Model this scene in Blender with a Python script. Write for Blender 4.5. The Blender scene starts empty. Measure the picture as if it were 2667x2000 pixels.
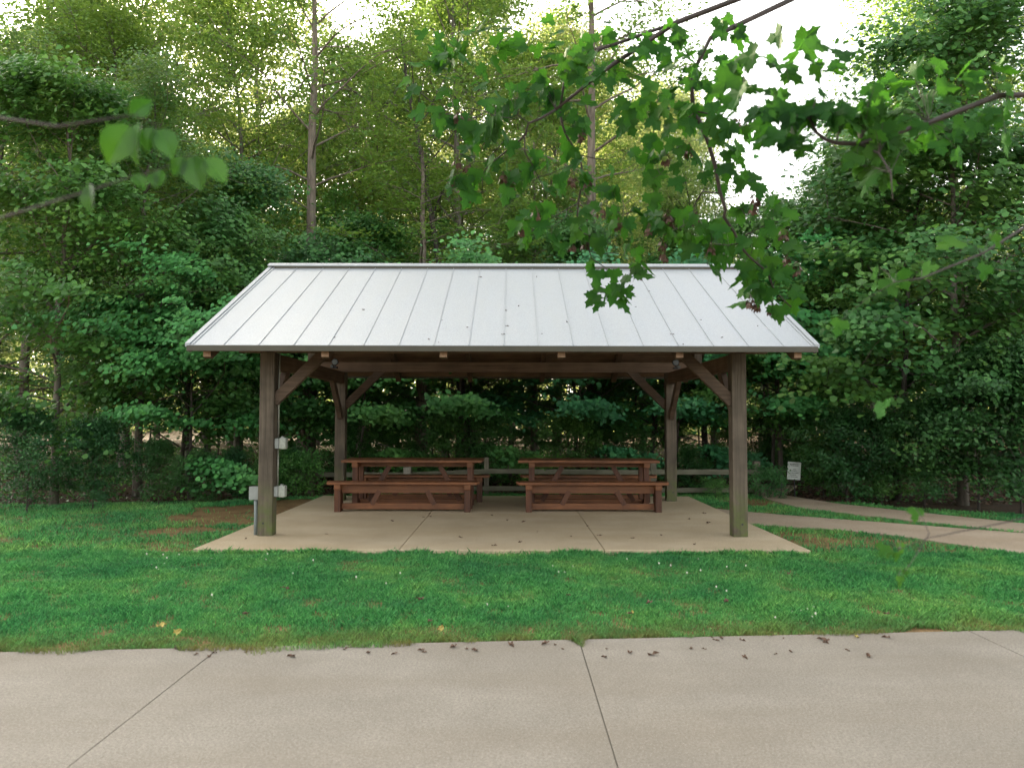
import bpy, math, random
import numpy as np
from mathutils import Vector, Matrix
R = math.radians
C = bpy.context.scene.collection
rng = np.random.default_rng(7)
random.seed(7)

# ------------------------------------------------------------------ camera model
FPX, CX, CY, CH, PIT, ROL = 1929.9, 1333.5, 1000.0, 1.54, 0.0461, 0.0022
Fv = Vector((0, math.cos(PIT), math.sin(PIT)))
Uv = Vector((0, -math.sin(PIT), math.cos(PIT)))
Xv = Vector((1, 0, 0))
Rc = Xv * math.cos(ROL) + Uv * math.sin(ROL)
Uc = Uv * math.cos(ROL) - Xv * math.sin(ROL)
EYE = Vector((0, 0, CH))
def ray(px, py): return Fv + Rc * ((px - CX) / FPX) + Uc * ((CY - py) / FPX)
def at(px, py, Y):
    d = ray(px, py); return EYE + d * (Y / d.y)
def gnd(px, py, z=0.0):
    d = ray(px, py); return EYE + d * ((z - CH) / d.z)

# ------------------------------------------------------------------ materials
def mat(name):
    m = bpy.data.materials.new(name); m.use_nodes = True
    nt = m.node_tree; nt.nodes.clear()
    out = nt.nodes.new('ShaderNodeOutputMaterial')
    b = nt.nodes.new('ShaderNodeBsdfPrincipled')
    nt.links.new(b.outputs[0], out.inputs[0])
    return m, nt, b, out
def N(nt, t, **kw):
    n = nt.nodes.new(t)
    for k, v in kw.items():
        if hasattr(n, k): setattr(n, k, v)
        else: n.inputs[k].default_value = v
    return n
def coords(nt, scale=(1, 1, 1), world=False):
    if world:
        g = nt.nodes.new('ShaderNodeNewGeometry'); src = g.outputs['Position']
    else:
        g = nt.nodes.new('ShaderNodeTexCoord'); src = g.outputs['Object']
    mp = nt.nodes.new('ShaderNodeMapping'); mp.inputs['Scale'].default_value = scale
    nt.links.new(src, mp.inputs['Vector']); return mp.outputs[0]
def noise(nt, vec, scale, detail=4, rough=0.55):
    n = N(nt, 'ShaderNodeTexNoise'); n.inputs['Scale'].default_value = scale
    n.inputs['Detail'].default_value = detail; n.inputs['Roughness'].default_value = rough
    nt.links.new(vec, n.inputs['Vector']); return n.outputs['Fac']
def ramp(nt, fac, stops):
    r = nt.nodes.new('ShaderNodeValToRGB'); e = r.color_ramp.elements
    while len(e) < len(stops): e.new(0.5)
    for k, (p, c) in enumerate(stops):
        e[k].position = p; e[k].color = (*c, 1) if len(c) == 3 else c
    nt.links.new(fac, r.inputs[0]); return r.outputs[0]
def mix(nt, fac, a, b, mode='MIX'):
    m = nt.nodes.new('ShaderNodeMix'); m.data_type = 'RGBA'; m.blend_type = mode
    for s, v in ((0, fac), (6, a), (7, b)):
        if isinstance(v, (int, float)): m.inputs[s].default_value = v
        elif isinstance(v, tuple): m.inputs[s].default_value = (*v, 1)
        else: nt.links.new(v, m.inputs[s])
    return m.outputs[2]
def bump(nt, b, h, strength=0.3, dist=0.01):
    n = nt.nodes.new('ShaderNodeBump'); n.inputs['Strength'].default_value = strength
    n.inputs['Distance'].default_value = dist
    nt.links.new(h, n.inputs['Height']); nt.links.new(n.outputs[0], b.inputs['Normal'])

def wood(name, dark, light, axis, rough=0.8, moss=False, spec=0.3, knots=0.0):
    m, nt, b, _ = mat(name)
    sc = [28, 28, 28]; sc[axis] = 1.1
    v = coords(nt, tuple(sc))
    g = noise(nt, v, 1.0, 6, 0.65)
    col = ramp(nt, g, [(0.28, dark), (0.72, light)])
    big = noise(nt, coords(nt, (1, 1, 1)), 3.0, 3)
    col = mix(nt, ramp(nt, big, [(0.35, (0, 0, 0)), (0.7, (0.55, 0.55, 0.55))]), col, tuple(x * 0.62 for x in dark))
    # dark narrow drying cracks
    sc2 = [60, 60, 60]; sc2[axis] = 0.8
    cr = ramp(nt, noise(nt, coords(nt, tuple(sc2)), 1.0, 2), [(0.27, (1, 1, 1)), (0.31, (0, 0, 0))])
    col = mix(nt, cr, col, tuple(x * 0.35 for x in dark))
    if moss:
        geo = nt.nodes.new('ShaderNodeNewGeometry'); sp = nt.nodes.new('ShaderNodeSeparateXYZ')
        nt.links.new(geo.outputs['Position'], sp.inputs[0])
        mr = nt.nodes.new('ShaderNodeMapRange'); mr.inputs[1].default_value = 0.75; mr.inputs[2].default_value = 0.1
        nt.links.new(sp.outputs[2], mr.inputs[0])
        mn = ramp(nt, noise(nt, coords(nt, (1, 1, 1), True), 7, 5), [(0.35, (0, 0, 0)), (0.62, (1, 1, 1))])
        f = mix(nt, 1.0, mr.outputs[0], mn, 'MULTIPLY')
        col = mix(nt, f, col, (0.085, 0.11, 0.03))
    nt.links.new(col, b.inputs['Base Color'])
    b.inputs['Roughness'].default_value = rough
    b.inputs['Specular IOR Level'].default_value = spec
    bump(nt, b, g, 0.35, 0.004)
    return m
PD, PL = (0.056, 0.044, 0.032), (0.165, 0.132, 0.098)
M_post = wood('post_wood', PD, PL, 2, moss=True)
M_beamx = wood('beam_wood', (0.08, 0.052, 0.035), (0.21, 0.14, 0.092), 0)
M_deck = wood('ceiling_board_wood', (0.14, 0.09, 0.06), (0.33, 0.215, 0.14), 0)
M_beamy = wood('rafter_wood', (0.065, 0.042, 0.028), (0.17, 0.11, 0.07), 1)
M_brace = wood('brace_wood', (0.058, 0.04, 0.028), (0.16, 0.11, 0.078), 0)
M_litend = wood('lit_rafter_end_wood', (0.26, 0.16, 0.10), (0.44, 0.29, 0.20), 2)  # rafter wood made paler and warmer: light on the ends put into the colour
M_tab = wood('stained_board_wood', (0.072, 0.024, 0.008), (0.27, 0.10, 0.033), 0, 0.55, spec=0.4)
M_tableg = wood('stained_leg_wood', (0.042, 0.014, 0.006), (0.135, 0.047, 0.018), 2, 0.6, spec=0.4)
M_fence = wood('fence_wood', (0.09, 0.088, 0.06), (0.2, 0.19, 0.135), 0)
M_fencep = wood('fence_post_wood', (0.09, 0.08, 0.055), (0.21, 0.19, 0.14), 2)
M_palepost = wood('pale_post_wood', (0.22, 0.2, 0.16), (0.42, 0.39, 0.33), 2)

def simple(name, col, rough=0.6, metal=0.0, var=0.15, scale=8, spec=0.5):
    m, nt, b, _ = mat(name)
    f = noise(nt, coords(nt), scale, 5)
    c = ramp(nt, f, [(0.3, tuple(x * (1 - var) for x in col)), (0.7, tuple(min(1, x * (1 + var)) for x in col))])
    nt.links.new(c, b.inputs['Base Color'])
    b.inputs['Roughness'].default_value = rough; b.inputs['Metallic'].default_value = metal
    b.inputs['Specular IOR Level'].default_value = spec
    return m
M_box = simple('grey_enamel', (0.23, 0.24, 0.225), 0.5)
M_cover = simple('grey_plastic', (0.26, 0.27, 0.235), 0.45, var=0.25, scale=30)
M_pvc = simple('grey_pvc', (0.2, 0.23, 0.23), 0.5)
M_pipe = simple('thin_conduit', (0.22, 0.22, 0.18), 0.45, 0.2)
M_fascia = simple('olive_metal_trim', (0.05, 0.045, 0.027), 0.5, 0.0, 0.12, 5)
M_dark = simple('dark_metal', (0.015, 0.015, 0.016), 0.5)
M_glass = simple('lamp_glass', (0.12, 0.13, 0.13), 0.08, 0.0, 0.02)
M_sign = simple('sign_face', (0.50, 0.53, 0.50), 0.6, var=0.08, scale=6)
M_ink = simple('sign_ink', (0.09, 0.10, 0.09), 0.7)

def roof_mat():
    m, nt, b, _ = mat('pale_galvanised_roof')
    v = coords(nt)
    sp = noise(nt, coords(nt, (60, 60, 60)), 1.0, 3, 0.7)
    c = ramp(nt, sp, [(0.3, (0.25, 0.270, 0.287)), (0.7, (0.355, 0.378, 0.397))])
    st = ramp(nt, noise(nt, coords(nt, (5, 1.2, 1)), 1.0, 6, 0.7), [(0.40, (0, 0, 0)), (0.85, (0.5, 0.5, 0.5))])
    c = mix(nt, st, c, (0.33, 0.335, 0.32))
    dk = ramp(nt, noise(nt, coords(nt, (9, 9, 9)), 1.0, 8, 0.8), [(0.73, (0, 0, 0)), (0.77, (1, 1, 1))])
    c = mix(nt, dk, c, (0.15, 0.13, 0.11))
    nt.links.new(c, b.inputs['Base Color'])
    b.inputs['Roughness'].default_value = 0.5; b.inputs['Metallic'].default_value = 0.25
    w = noise(nt, coords(nt, (2.2, 0.6, 1)), 1.0, 2)
    bump(nt, b, w, 0.12, 0.02)
    return m
M_roof = roof_mat()

def concrete(name, a, bb, joint=False, warm=(0.3, 0.24, 0.17)):
    m, nt, b, _ = mat(name)
    v = coords(nt, world=True)
    f = noise(nt, v, 1.1, 6, 0.6); fine = noise(nt, v, 70, 4, 0.8)
    c = ramp(nt, f, [(0.3, a), (0.7, bb)])
    c = mix(nt, ramp(nt, fine, [(0.35, (0.75, 0.75, 0.75)), (0.62, (0, 0, 0))]), c, tuple(x * 0.5 for x in a))
    stain = ramp(nt, noise(nt, coords(nt, (0.35, 1.6, 1), True), 1.3, 5), [(0.42, (0, 0, 0)), (0.75, (0.55, 0.55, 0.55))])
    c = mix(nt, stain, c, warm)
    agg = ramp(nt, noise(nt, v, 160, 2, 0.6), [(0.60, (0, 0, 0)), (0.68, (0.55, 0.55, 0.55))])
    c = mix(nt, agg, c, tuple(min(1, x * 1.5) for x in bb))
    spots = ramp(nt, noise(nt, v, 14, 6, 0.8), [(0.64, (0, 0, 0)), (0.72, (0.7, 0.7, 0.7))])
    c = mix(nt, spots, c, tuple(x * 0.4 for x in a))
    if joint:
        geo = nt.nodes.new('ShaderNodeNewGeometry'); sp = nt.nodes.new('ShaderNodeSeparateXYZ')
        nt.links.new(geo.outputs['Position'], sp.inputs[0])
        s = N(nt, 'ShaderNodeMath', operation='SUBTRACT'); s.inputs[1].default_value = 10.87
        nt.links.new(sp.outputs[1], s.inputs[0])
        ab = N(nt, 'ShaderNodeMath', operation='ABSOLUTE'); nt.links.new(s.outputs[0], ab.inputs[0])
        lt = N(nt, 'ShaderNodeMath', operation='LESS_THAN'); lt.inputs[1].default_value = 0.012
        nt.links.new(ab.outputs[0], lt.inputs[0])
        ml = N(nt, 'ShaderNodeMath', operation='MULTIPLY'); ml.inputs[1].default_value = 0.3
        nt.links.new(lt.outputs[0], ml.inputs[0])
        c = mix(nt, ml.outputs[0], c, (0.4, 0.36, 0.28))
    nt.links.new(c, b.inputs['Base Color'])
    b.inputs['Roughness'].default_value = 0.85; b.inputs['Specular IOR Level'].default_value = 0.3
    bump(nt, b, fine, 0.3, 0.003)
    return m
M_slab = concrete('beige_concrete', (0.44, 0.345, 0.22), (0.60, 0.49, 0.335), True, (0.36, 0.27, 0.15))
M_walk = concrete('tan_concrete', (0.31, 0.24, 0.165), (0.44, 0.355, 0.26), False, (0.26, 0.19, 0.12))
M_path = concrete('grey_concrete', (0.20, 0.178, 0.145), (0.28, 0.253, 0.212), False, (0.145, 0.12, 0.088))

def bark(name, a, bb):
    m, nt, b, _ = mat(name)
    f = noise(nt, coords(nt, (14, 14, 2.5)), 1.0, 6, 0.7)
    c = ramp(nt, f, [(0.35, a), (0.65, bb)])
    l = ramp(nt, noise(nt, coords(nt), 2.2, 4), [(0.5, (0, 0, 0)), (0.7, (0.6, 0.6, 0.6))])
    c = mix(nt, l, c, (0.13, 0.14, 0.10))
    nt.links.new(c, b.inputs['Base Color']); b.inputs['Roughness'].default_value = 0.9
    bump(nt, b, f, 0.6, 0.02); return m
M_bark = bark('grey_bark', (0.06, 0.05, 0.04), (0.20, 0.17, 0.14))
M_barkd = bark('dark_bark', (0.025, 0.02, 0.017), (0.075, 0.06, 0.05))
M_barkl = bark('pale_bark', (0.085, 0.066, 0.05), (0.24, 0.195, 0.155))
M_twig = simple('dark_twig', (0.032, 0.022, 0.017), 0.6, var=0.4, scale=20)

def leafmat(name, a, bb, cc, trans=0.35, tcol=(0.35, 0.55, 0.08), rough=0.5, scale=0.9, isl=True, spec=0.3):
    m, nt, b, out = mat(name)
    v = coords(nt, world=True)
    f = noise(nt, v, scale, 3)
    c = ramp(nt, f, [(0.32, a), (0.5, bb), (0.68, cc)])
    if isl:
        g = nt.nodes.new('ShaderNodeNewGeometry')
        rr = ramp(nt, g.outputs['Random Per Island'], [(0.0, (0.62, 0.62, 0.62)), (0.8, (1.15, 1.15, 1.1)), (1.0, (1.5, 1.35, 1.1))])
        c = mix(nt, 1.0, c, rr, 'MULTIPLY')
        oi = nt.nodes.new('ShaderNodeObjectInfo')
        orr = ramp(nt, oi.outputs['Random'], [(0.0, (0.75, 0.88, 1.05)), (0.35, (1.0, 1.0, 1.0)), (0.65, (1.35, 1.12, 0.85)), (1.0, (0.85, 0.98, 0.8))])
        c = mix(nt, 1.0, c, orr, 'MULTIPLY')
    nt.links.new(c, b.inputs['Base Color']); b.inputs['Roughness'].default_value = rough
    b.inputs['Specular IOR Level'].default_value = spec
    t = nt.nodes.new('ShaderNodeBsdfTranslucent')
    tc = mix(nt, 0.5, c, tcol)
    nt.links.new(tc, t.inputs['Color'])
    ms = nt.nodes.new('ShaderNodeMixShader'); ms.inputs[0].default_value = trans
    nt.links.new(b.outputs[0], ms.inputs[1]); nt.links.new(t.outputs[0], ms.inputs[2])
    nt.links.new(ms.outputs[0], out.inputs[0])
    return m
M_leafu = leafmat('understory_leaves', (0.035, 0.125, 0.035), (0.06, 0.18, 0.05), (0.10, 0.235, 0.06), 0.33, (0.2, 0.42, 0.07))
M_leafr = leafmat('redbud_leaves', (0.05, 0.20, 0.07), (0.08, 0.27, 0.10), (0.12, 0.32, 0.12), 0.3, (0.18, 0.48, 0.12))
M_leafm = leafmat('midwood_leaves', (0.045, 0.14, 0.035), (0.085, 0.205, 0.045), (0.14, 0.26, 0.055), 0.42, (0.38, 0.52, 0.08))
M_leaft = leafmat('tall_tree_leaves', (0.05, 0.15, 0.035), (0.095, 0.21, 0.05), (0.20, 0.26, 0.07), 0.55, (0.70, 0.72, 0.28), scale=0.35)
M_leafs = leafmat('shrub_leaves', (0.018, 0.07, 0.02), (0.032, 0.105, 0.028), (0.06, 0.15, 0.036), 0.25, (0.10, 0.3, 0.05))
M_maple = leafmat('maple_leaves', (0.012, 0.055, 0.010), (0.025, 0.09, 0.014), (0.06, 0.14, 0.02), 0.34, (0.09, 0.30, 0.012), 0.65, 3.0, spec=0.12)
M_broad = leafmat('broad_leaves', (0.01, 0.055, 0.010), (0.02, 0.08, 0.012), (0.035, 0.10, 0.014), 0.3, (0.06, 0.2, 0.01), 0.35, 6.0)
M_seed = simple('maple_seeds', (0.075, 0.035, 0.018), 0.6, var=0.5, scale=40)
M_dead = simple('dead_leaf', (0.11, 0.06, 0.035), 0.8, var=0.5, scale=12)
M_yleaf = simple('yellow_leaf', (0.45, 0.36, 0.10), 0.7, var=0.2)
M_flower = simple('clover_bloom', (0.62, 0.60, 0.50), 0.8)

def grassmat():
    m, nt, b, out = mat('grass_blades')
    v = coords(nt, (1, 0.8, 1), True)
    f = noise(nt, v, 0.9, 5, 0.6)
    c = ramp(nt, f, [(0.33, (0.035, 0.195, 0.062)), (0.5, (0.07, 0.28, 0.078)), (0.66, (0.14, 0.34, 0.085)), (0.78, (0.27, 0.34, 0.10))])
    g = nt.nodes.new('ShaderNodeNewGeometry')
    rr = ramp(nt, g.outputs['Random Per Island'], [(0.0, (0.32, 0.38, 0.38)), (0.6, (1.1, 1.1, 1.0)), (0.88, (1.7, 1.5, 1.4)), (1.0, (3.2, 2.0, 2.0))])
    c = mix(nt, 1.0, c, rr, 'MULTIPLY')
    sp = nt.nodes.new('ShaderNodeSeparateXYZ'); nt.links.new(g.outputs['Position'], sp.inputs[0])
    sx = N(nt, 'ShaderNodeMath', operation='MULTIPLY_ADD'); nt.links.new(sp.outputs[0], sx.inputs[0]); sx.inputs[1].default_value = -.08; nt.links.new(sp.outputs[1], sx.inputs[2])
    mr = nt.nodes.new('ShaderNodeMapRange'); mr.inputs[1].default_value = 5.85; mr.inputs[2].default_value = 5.15; nt.links.new(sx.outputs[0], mr.inputs[0])
    mf = mix(nt, 1.0, mr.outputs[0], ramp(nt, noise(nt, v, 4, 3), [(0.3, (0.2, 0.2, 0.2)), (0.6, (1, 1, 1))]), 'MULTIPLY')
    c = mix(nt, mf, c, (0.20, 0.165, 0.05))
    nt.links.new(c, b.inputs['Base Color']); b.inputs['Roughness'].default_value = 0.5
    b.inputs['Specular IOR Level'].default_value = 0.3
    t = nt.nodes.new('ShaderNodeBsdfTranslucent'); nt.links.new(c, t.inputs['Color'])
    ms = nt.nodes.new('ShaderNodeMixShader'); ms.inputs[0].default_value = 0.3
    nt.links.new(b.outputs[0], ms.inputs[1]); nt.links.new(t.outputs[0], ms.inputs[2])
    nt.links.new(ms.outputs[0], out.inputs[0]); return m
M_grass = grassmat()
def ground_mat(name, a, bb, cc, s=1.2):
    m, nt, b, _ = mat(name)
    v = coords(nt, world=True)
    f = noise(nt, v, s, 7, 0.65); f2 = noise(nt, v, 35, 4, 0.7)
    c = ramp(nt, f, [(0.3, a), (0.5, bb), (0.7, cc)])
    c = mix(nt, ramp(nt, f2, [(0.35, (0.7, 0.7, 0.7)), (0.6, (0, 0, 0))]), c, tuple(x * 0.4 for x in a))
    nt.links.new(c, b.inputs['Base Color']); b.inputs['Roughness'].default_value = 0.95
    b.inputs['Specular IOR Level'].default_value = 0.1
    bump(nt, b, f2, 0.8, 0.02); return m
M_floor = ground_mat('forest_floor', (0.035, 0.025, 0.015), (0.065, 0.042, 0.024), (0.11, 0.07, 0.038))
M_lawn = ground_mat('lawn_soil', (0.15, 0.092, 0.045), (0.24, 0.155, 0.072), (0.32, 0.225, 0.10), 2.5)

# ------------------------------------------------------------------ mesh helpers
def tag(o, label=None, cat=None, group=None, kind=None):
    if label: o['label'] = label
    if cat: o['category'] = cat
    if group: o['group'] = group
    if kind: o['kind'] = kind
    return o
def empty(name, loc, label, cat, group=None, rz=0):
    o = bpy.data.objects.new(name, None); C.objects.link(o); o.location = loc; o.rotation_euler.z = rz
    o.empty_display_size = 0.2
    return tag(o, label, cat, group)
def link(name, me, m, parent=None, smooth=False):
    o = bpy.data.objects.new(name, me); C.objects.link(o)
    if m is not None and not me.materials: me.materials.append(m)
    if parent: o.parent = parent
    if smooth: me.polygons.foreach_set('use_smooth', [True] * len(me.polygons))
    return o
def np_mesh(name, V, F):
    me = bpy.data.meshes.new(name); V = np.asarray(V, np.float32); F = np.asarray(F, np.int32)
    k = F.shape[1]
    me.vertices.add(len(V)); me.vertices.foreach_set('co', V.ravel())
    me.loops.add(F.size); me.loops.foreach_set('vertex_index', F.ravel())
    me.polygons.add(len(F)); me.polygons.foreach_set('loop_start', np.arange(0, F.size, k, dtype=np.int32))
    me.update(calc_edges=True); me.validate(); return me
class MB:
    def __init__(s): s.v = []; s.f = []
    def add(s, vs, fs):
        n = len(s.v); s.v += [tuple(p) for p in vs]; s.f += [tuple(i + n for i in f) for f in fs]
    def box(s, x0, x1, y0, y1, z0, z1, bev=0.0, M=None):
        b = min(bev, (x1 - x0) * .4, (y1 - y0) * .4, (z1 - z0) * .4)
        if b <= 0:
            vs = [Vector((x, y, z)) for z in (z0, z1) for y in (y0, y1) for x in (x0, x1)]
            fs = [(0, 2, 3, 1), (4, 5, 7, 6), (0, 1, 5, 4), (2, 6, 7, 3), (0, 4, 6, 2), (1, 3, 7, 5)]
        else:
            import bmesh
            bm = bmesh.new(); bmesh.ops.create_cube(bm, size=1)
            for v in bm.verts:
                v.co = Vector((x0 if v.co.x < 0 else x1, y0 if v.co.y < 0 else y1, z0 if v.co.z < 0 else z1))
            bmesh.ops.bevel(bm, geom=bm.edges[:], offset=b, segments=2, profile=.6, affect='EDGES')
            bm.verts.index_update()
            vs = [v.co.copy() for v in bm.verts]; fs = [tuple(v.index for v in f.verts) for f in bm.faces]; bm.free()
        if M is not None: vs = [M @ Vector(v) for v in vs]
        s.add(vs, fs); return s
    def bar(s, p, q, w, h, bev=0.005, up=(0, 0, 1), roll=None):
        p, q = Vector(p), Vector(q); d = q - p; L = d.length; d.normalize()
        side = d.cross(Vector(up))
        if side.length < 1e-4: side = d.cross(Vector((0, 1, 0)))
        side.normalize(); u = side.cross(d)
        M = Matrix((( d.x, side.x, u.x, p.x), (d.y, side.y, u.y, p.y), (d.z, side.z, u.z, p.z), (0, 0, 0, 1)))
        return s.box(0, L, -w / 2, w / 2, -h / 2, h / 2, bev, M)
    def tube(s, pts, rad, n=8, cap=True):
        pts = [Vector(p) for p in pts]
        if not hasattr(rad, '__len__'): rad = [rad] * len(pts)
        ref = Vector((0.31, 0.72, 0.62)); vs = []; fs = []
        for i, p in enumerate(pts):
            d = (pts[min(i + 1, len(pts) - 1)] - pts[max(i - 1, 0)]).normalized()
            a = d.cross(ref)
            if a.length < .1: a = d.cross(Vector((1, 0, 0)))
            a.normalize(); b = d.cross(a)
            for k in range(n):
                t = 2 * math.pi * k / n; vs.append(p + (a * math.cos(t) + b * math.sin(t)) * rad[i])
        for i in range(len(pts) - 1):
            for k in range(n):
                fs.append((i * n + k, i * n + (k + 1) % n, (i + 1) * n + (k + 1) % n, (i + 1) * n + k))
        if cap: fs += [tuple(range(n))[::-1], tuple((len(pts) - 1) * n + k for k in range(n))]
        s.add(vs, fs); return s
    def prism(s, poly, a0, a1, axis):
        n = len(poly); vs = []
        for a in (a0, a1):
            for p in poly:
                vs.append((a, p[0], p[1]) if axis == 0 else ((p[0], a, p[1]) if axis == 1 else (p[0], p[1], a)))
        fs = [tuple(range(n))[::-1], tuple(range(n, 2 * n))] + [(i, (i + 1) % n, n + (i + 1) % n, n + i) for i in range(n)]
        s.add(vs, fs); return s
    def build(s, name, m, parent=None, smooth=False):
        me = bpy.data.meshes.new(name); me.from_pydata([tuple(v) for v in s.v], [], s.f); me.update()
        import bmesh
        bm = bmesh.new(); bm.from_mesh(me); bmesh.ops.recalc_face_normals(bm, faces=bm.faces[:]); bm.to_mesh(me); bm.free()
        return link(name, me, m, parent, smooth)

# ------------------------------------------------------------------ setting
GZ = -0.06
def sheet(name, pts, z, m):
    me = bpy.data.meshes.new(name); me.from_pydata([(p[0], p[1], z) for p in pts], [], [tuple(range(len(pts)))]); me.update()
    return tag(link(name, me, m), kind='structure')
sheet('ground', [(-700, -300), (700, -300), (700, 900), (-700, 900)], GZ - .012, M_floor)
# lawn sheet: as deep as the tree line, which comes nearer on both sides
lawn_edge = [(-26, 10.8), (-14, 12.2), (-9, 13.3), (-5, 14.1), (-3.6, 15.2), (0, 15.9), (4.4, 15.6), (5.6, 14.6), (7, 13.0), (9, 11.9), (14, 10.9), (26, 9.8)]
sheet('lawn', [(-26, -2), (26, -2)] + lawn_edge[::-1], GZ, M_lawn)

# front path (its far edge follows the photograph), in panels with open joints
def pathside(x): return gnd(1330, 1668.5, GZ + .03).y + (x * 0.080)
PY = lambda x: pathside(x)
mb = MB(); xs = [-14, -9.6, -7.0, -4.6, gnd(567, 1690, -.03).x, gnd(1509, 1669, -.03).x, 3.4, 6.2, 9.4, 14]
for a, b in zip(xs[:-1], xs[1:]):
    g = .004
    mb.prism([(a + g, -1.0), (b + g, -1.0), (b - g, PY(b)), (a + g, PY(a))], GZ - .08, GZ + .03, 2)
tag(mb.build('front_path', M_path), kind='structure')
# side paths on the right
P1 = [gnd(*p, -.045) for p in ((1830, 1322), (1949, 1334), (2082, 1345), (2333, 1364), (2700, 1392))]
P1b = [gnd(*p, -.045) for p in ((2700, 1450), (2333, 1396), (2172, 1380), (1976, 1369), (1900, 1362))]
mb = MB()
mb.prism([(p.x, p.y) for p in P1 + P1b][::-1], GZ - .05, GZ + .025, 2)
tag(mb.build('side_path', M_walk), kind='structure')
P2 = [gnd(*p, -.045) for p in ((1965, 1262), (2075, 1265), (2040, 1290), (2178, 1312), (2333, 1329), (2700, 1368))]
P2b = [gnd(*p, -.045) for p in ((2700, 1392), (2333, 1353), (2178, 1335), (2085, 1325), (1990, 1298))]
mb = MB(); mb.prism([(p.x, p.y) for p in P2 + P2b][::-1], GZ - .05, GZ + .028, 2)
tag(mb.build('woodland_path', M_walk), kind='structure')

# concrete slab in three panels
X0 = -0.117; SW = 3.626; SY0, SY1 = 8.777, 14.79
mb = MB()
for a, b in ((-SW, -1.212), (-1.203, 1.203), (1.212, SW)):
    mb.box(X0 + a, X0 + b, SY0, SY1, -.14, 0.0, .008)
tag(mb.build('concrete_slab', M_slab), kind='structure')

# ------------------------------------------------------------------ pavilion
YF, YB = 9.733, 13.897; PW = .19; YM = (YF + YB + PW) / 2
pav = empty('picnic_pavilion', (X0, YM, 0), 'open timber pavilion with pale standing seam metal roof on four wooden posts', 'pavilion')
dF, dB = YF - YM, YB - YM           # local y of the front faces
EO = YM - 8.863; EZ = 2.411; RZ = 3.98; LL = 3.807
slope = (RZ - EZ) / EO
for sx in (-1, 1):
    for y in (dF, dB):
        xo = sx * 3.2; x0, x1 = min(xo, xo - sx * PW), max(xo, xo - sx * PW)
        p = MB().box(x0, x1, y, y + PW, 0.0, 2.40, .008).build('post', M_post, pav)
        MB().tube([((x0 + x1) / 2 + .02 * sx, y + .01, .165), ((x0 + x1) / 2 + .02 * sx, y - .0025, .165)], .013, 12).build('bolt_hole', M_dark, p)
HB, HT = 2.39, 2.59
for y in (dF, dB):
    MB().box(-3.5, 3.5, y + .035, y + .155, HB + .012, HT, .006).build('header_beam', M_beamx, pav)
for sx in (-1, 1):
    MB().box(min(sx * 3.04, sx * 3.16), max(sx * 3.04, sx * 3.16), dF + PW, dB, 2.19, 2.40, .006).build('side_beam', M_beamy, pav)
def brace(p, q, w=.09, h=.14, yy=None, up=(0, 0, 1)):
    MB().bar(p, q, w, h, .006, up).build('knee_brace', M_brace, pav)
for sx in (-1, 1):
    for y in (dF, dB):
        yc = y + PW / 2
        xi = sx * 3.01
        a = Vector((xi + sx * .03, yc, 1.755)); b = Vector((xi - sx * .69, yc, 2.46))
        brace(a, b)
    xs_ = sx * 3.10
    brace((xs_, dF + PW - .02, 1.56), (xs_, dF + PW + .66, 2.235), .085, .13)
    brace((xs_, dB + .02, 1.56), (xs_, dB - .66, 2.235), .085, .13)
# rafters
TH = .19; off = .05
for k in range(6):
    x = -3.583 + 1.4332 * k
    for s in (-1, 1):
        e = EO - .10                                # tail position inside the eave
        zt = lambda y: RZ - slope * abs(y) - off      # upper face of the rafter
        poly = [(0, zt(0)), (s * e, zt(e)), (s * e, zt(e) - .135), (s * (e - .07), zt(e - .07) - TH), (0, zt(0) - TH)]
        r = MB().prism(poly, x - .045, x + .045, 0).build('rafter', M_beamy, pav)
        y0, y1 = sorted((s * (e + .0005), s * (e + .004)))
        MB().box(x - .045, x + .045, y0, y1, zt(e) - .135, zt(e), 0).build('rafter_end', M_litend, r)  # thin facing whose pale colour stands in for light on the tail
MB().box(-3.6, 3.6, -.04, .04, RZ - .27, RZ - .06, .005).build('ridge_beam', M_beamx, pav)
for sx in (-1, 1):      # king posts and tie beams in the gables
    MB().box(sx * 3.1 - .06, sx * 3.1 + .06, -.06, .06, 2.40, RZ - .20, .005).build('king_post', M_post, pav)
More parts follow.
